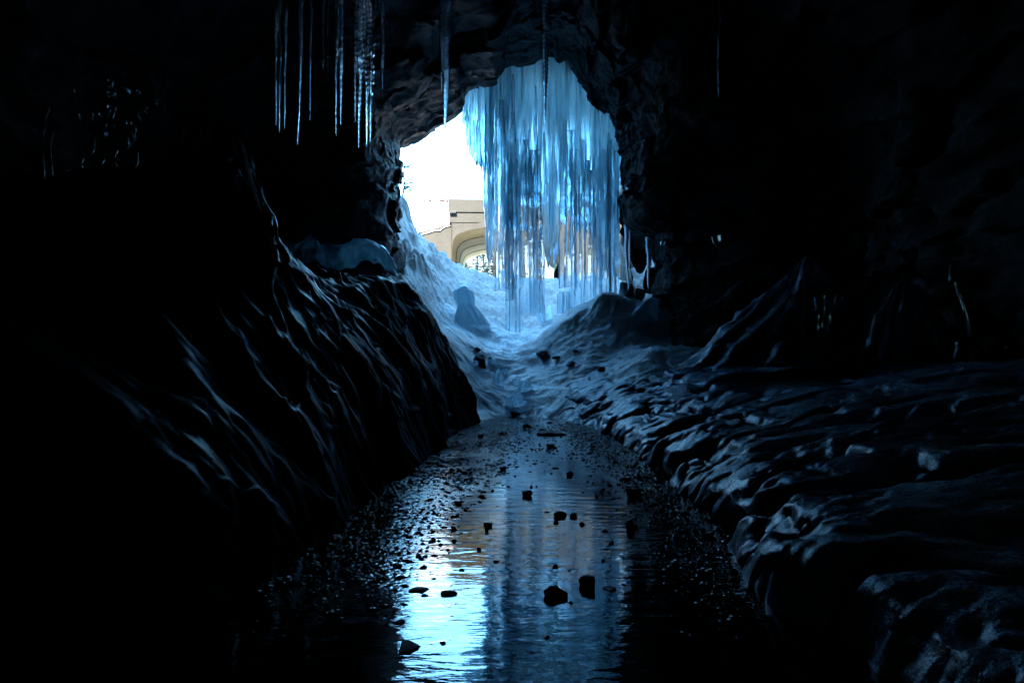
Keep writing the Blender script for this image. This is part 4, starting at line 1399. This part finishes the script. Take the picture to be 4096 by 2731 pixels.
# snow lying on the wing wall
un = np.linspace(0, 1, 90); vn = np.linspace(0, 1, 50)
UU, VV = np.meshgrid(un, vn, indexing="ij")
pxx = 380 + (451 - 380) * UU
yy = YF + .035 + VV * 3.2
zf = np.interp(pxx, [380, 412, 440, 451], [bz(243), bz(234.4), bz(226.4), bz(222.6)])
zb_ = np.interp(pxx, [380, 451], [sz(202, YF + 3.2), sz(201, YF + 3.2)])
zz = zf - .07 * (1 - smooth(0, .06, VV)) + (zb_ - zf) * VV ** .75 + .05 * fbm(UU * 9, VV * 4, 0, 611, 4) + .05 * ridged(UU * 3, VV * 5, 0, 613, 3) * VV
zz -= .35 * smooth(.93, 1.0, UU) * VV
xx = (pxx - 512) / F * yy
o = link("snow_bank", grid_mesh("snow_bank", np.stack([xx, yy, zz], -1), {"ice": np.zeros_like(xx)}), M["snow"])
tag(o, "bank of old snow lying on the bridge's left wing wall", "snow bank")
for px, hw, lab in ((427, 3.4, "left one of two brown wooden blocks sticking out of the snow bank's top edge"), (443.5, 3.4, "right one of two brown wooden blocks on the snow bank, next to the bridge parapet")):
    m_ = MB(); y = YF + 3.0
    m_.box((sx(px - hw, y), y, sz(206, y)), (sx(px + hw, y), y + .3, sz(199, y)))
    m_.box((sx(px - hw - .6, y), y - .03, sz(200.6, y)), (sx(px + hw + .6, y), y + .33, sz(199.2, y)))
    tag(m_.build("guard_post", M["wood"]), lab, "post")

# ---- trees
def fir(px, ytop, Y, h, label, seed, thin=1.0, needle=True):
    x, _, zt = at(px, ytop, Y)
    rt = random.Random(seed)
    root = empty("fir_tree", (x, Y, zt - h))
    tag(root, label, "tree", "fir trees beyond the bridge")
    m_ = MB(); m_.tube([(0, 0, -1.0), (.02, 0, h * .5), (0, 0, h)], [h * .022, h * .013, .01], 7)
    m_.build("trunk", M["bark"], root)
    vs, fs = [], []
    nl = int(h * 5)
    for i in range(nl):
        f_ = .16 + .83 * i / nl
        z = h * f_
        reach = h * .20 * thin * (1 - f_) ** .8 + .10
        for b in range(rt.randint(5, 7)):
            if rt.random() < .12: continue
            a = rt.random() * 6.28
            L = reach * rt.uniform(.55, 1.15)
            dr = rt.uniform(.12, .38)
            for q in range(max(4, int(L * 9))):
                t_ = (q + rt.random()) / max(4, int(L * 9))
                p = Vector((math.cos(a) * L * t_, math.sin(a) * L * t_, z - dr * L * t_ + .1 * L * t_ * t_))
                s = .16 * rt.uniform(.7, 1.4)
                d1 = Vector((rt.uniform(-1, 1), rt.uniform(-1, 1), rt.uniform(-.7, .3))).normalized() * s
                d2 = Vector((rt.uniform(-1, 1), rt.uniform(-1, 1), rt.uniform(-.5, .5))).normalized() * s * .5
                k_ = len(vs)
                vs += [tuple(p - d2), tuple(p + d1), tuple(p + d2)]
                fs.append((k_, k_ + 1, k_ + 2))
    me_ = bpy.data.meshes.new("crown"); me_.from_pydata(vs, [], fs); me_.update()
    link("crown", me_, M["needle"], root, False)
    return root


for i, (px, yt, Y_, h, lab) in enumerate([(459, 250, 47, 7.0, "fir tree under the left end of the arch, closest to the pier"), (465.5, 246, 52, 8.0, "slim fir tree second from the left under the arch"),
                                           (477, 238, 46, 7.6, "bushy fir tree in the middle of the arch opening"), (483.5, 236, 60, 9.8, "tall loose fir tree behind the bushy middle one"),
                                           (493, 236, 44, 7.6, "tall fir tree beside the left edge of the ice curtain"), (487, 262, 43, 4.6, "small fir tree between the bushy and the tall ones"),
                                           (505, 240, 55, 8.5, "fir tree half hidden behind the clear ice columns"), (522, 246, 58, 8, "fir tree seen only through the clear ice")]):
    fir(px, yt, Y_, h, lab, 700 + i, thin=.9 if i in (1, 3) else 1.05)

# sparse dark little conifer and bare twigs on the left bank
x, y, z = at(402, 196, 19.4)
root = empty("dead_tree", (x, y, z))
tag(root, "sparse dark little tree with bare drooping twigs on the left snow bank against the sky", "tree")
m_ = MB(); m_.tube([(-.05, 0, -.4), (.05, 0, .2), (.04, .0, .6), (.06, 0, .85)], [.03, .022, .014, .004], 6)
m_.build("trunk", M["twig"], root)
rs = random.Random(8)
m_ = MB()
for i in range(34):
    zz_ = rs.uniform(.0, .82)
    a = rs.choice([rs.uniform(-.7, .7), rs.uniform(-.7, .7), rs.uniform(2.4, 3.8)])
    L = rs.uniform(.12, .30) if rs.random() < .7 else rs.uniform(.35, .62)
    pts = [Vector((.05, 0, zz_))]
    for q in range(4):
        pts.append(pts[-1] + Vector((math.cos(a) * L / 4, math.sin(a) * L / 4, rs.uniform(-.02, .045))))
    m_.tube([tuple(p) for p in pts], [.010, .007, .006, .005, .003], 4)
    if L < .32:
        for q in range(14):
            p = pts[rs.randint(1, 4)] + Vector((rs.uniform(-.04, .04), rs.uniform(-.04, .04), rs.uniform(-.03, .03)))
            d = Vector((rs.uniform(-1, 1), rs.uniform(-1, 1), rs.uniform(-.6, .6))).normalized() * .045
            m_.tube([tuple(p), tuple(p + d)], [.010, .004], 3)
m_.build("branches", M["twig"], root)
x, y, z = at(412, 236, 19.6)
root = m_ = MB()
rs = random.Random(18)
for i in range(9):
    a = rs.uniform(-.4, 1.0)
    p = Vector((x + rs.uniform(-.1, .2), y, z))
    pts = [p]
    for q in range(6):
        pts.append(pts[-1] + Vector((.07 * math.sin(a + q * .3), rs.uniform(-.02, .02), .07 * math.cos(a + q * .35))))
    m_.tube([tuple(p) for p in pts], [.008, .007, .006, .005, .004, .003, .002], 4)
tag(m_.build("bare_shrub", M["twig"]), "bare reddish shrub twigs poking from the left snow bank below the dark little tree", "shrub")

# ================================================================== PAINT ON THE WALL
def paint(text, px, py, Y, size, mat, lab, rz=0.0):
    cu = bpy.data.curves.new("graffiti", "FONT")
    cu.body = text
    cu.size = size
    cu.extrude = .004
    cu.align_x = "CENTER"
    tmp = bpy.data.objects.new("tmp", cu)
    COL.objects.link(tmp)
    bpy.context.view_layer.update()
    me_ = bpy.data.meshes.new_from_object(tmp.evaluated_get(bpy.context.evaluated_depsgraph_get()))
    bpy.data.objects.remove(tmp)
    o_ = link("graffiti", me_, mat, None, False)
    o_.location = at(px, py, Y)
    o_.rotation_euler = (R(90), 0, rz)
    return tag(o_, lab, "graffiti")


from mathutils.bvhtree import BVHTree
_me = bpy.data.objects["rock_terrain"].data
bvh = BVHTree.FromPolygons([v.co[:] for v in _me.vertices], [p.vertices[:] for p in _me.polygons])
for txt, px, py, h, mt, lab in (("20", 284, 210, 17, "paint", "faded blue painted number 20 on the dark left wall above the lit ice crest"),
                                ("O", 281.5, 228, 12, "paint", "faded blue painted letter O on the left wall below the number")):
    d = Vector(at(px, py, 1)) - Vector((0, 0, CZ))
    hit = bvh.ray_cast(Vector((0, 0, CZ)), d.normalized())
    if hit[0] is not None:
        q = hit[0]
        paint(txt, px, py, q.y - .10, h / F * q.y * 1.3, M[mt], lab, math.atan2(-q.x, q.y) * .5)


# ------------------------------------------------------------------ render settings
SC.view_settings.view_transform = "Standard"
SC.view_settings.look = "None"
SC.view_settings.exposure = 4.75
SC.view_settings.gamma = 1
cy = SC.cycles
cy.max_bounces = 14
cy.transmission_bounces = 12
cy.glossy_bounces = 5
cy.diffuse_bounces = 4
cy.sample_clamp_indirect = 6
cy.caustics_reflective = True
cy.caustics_refractive = True
cy.use_denoising = True
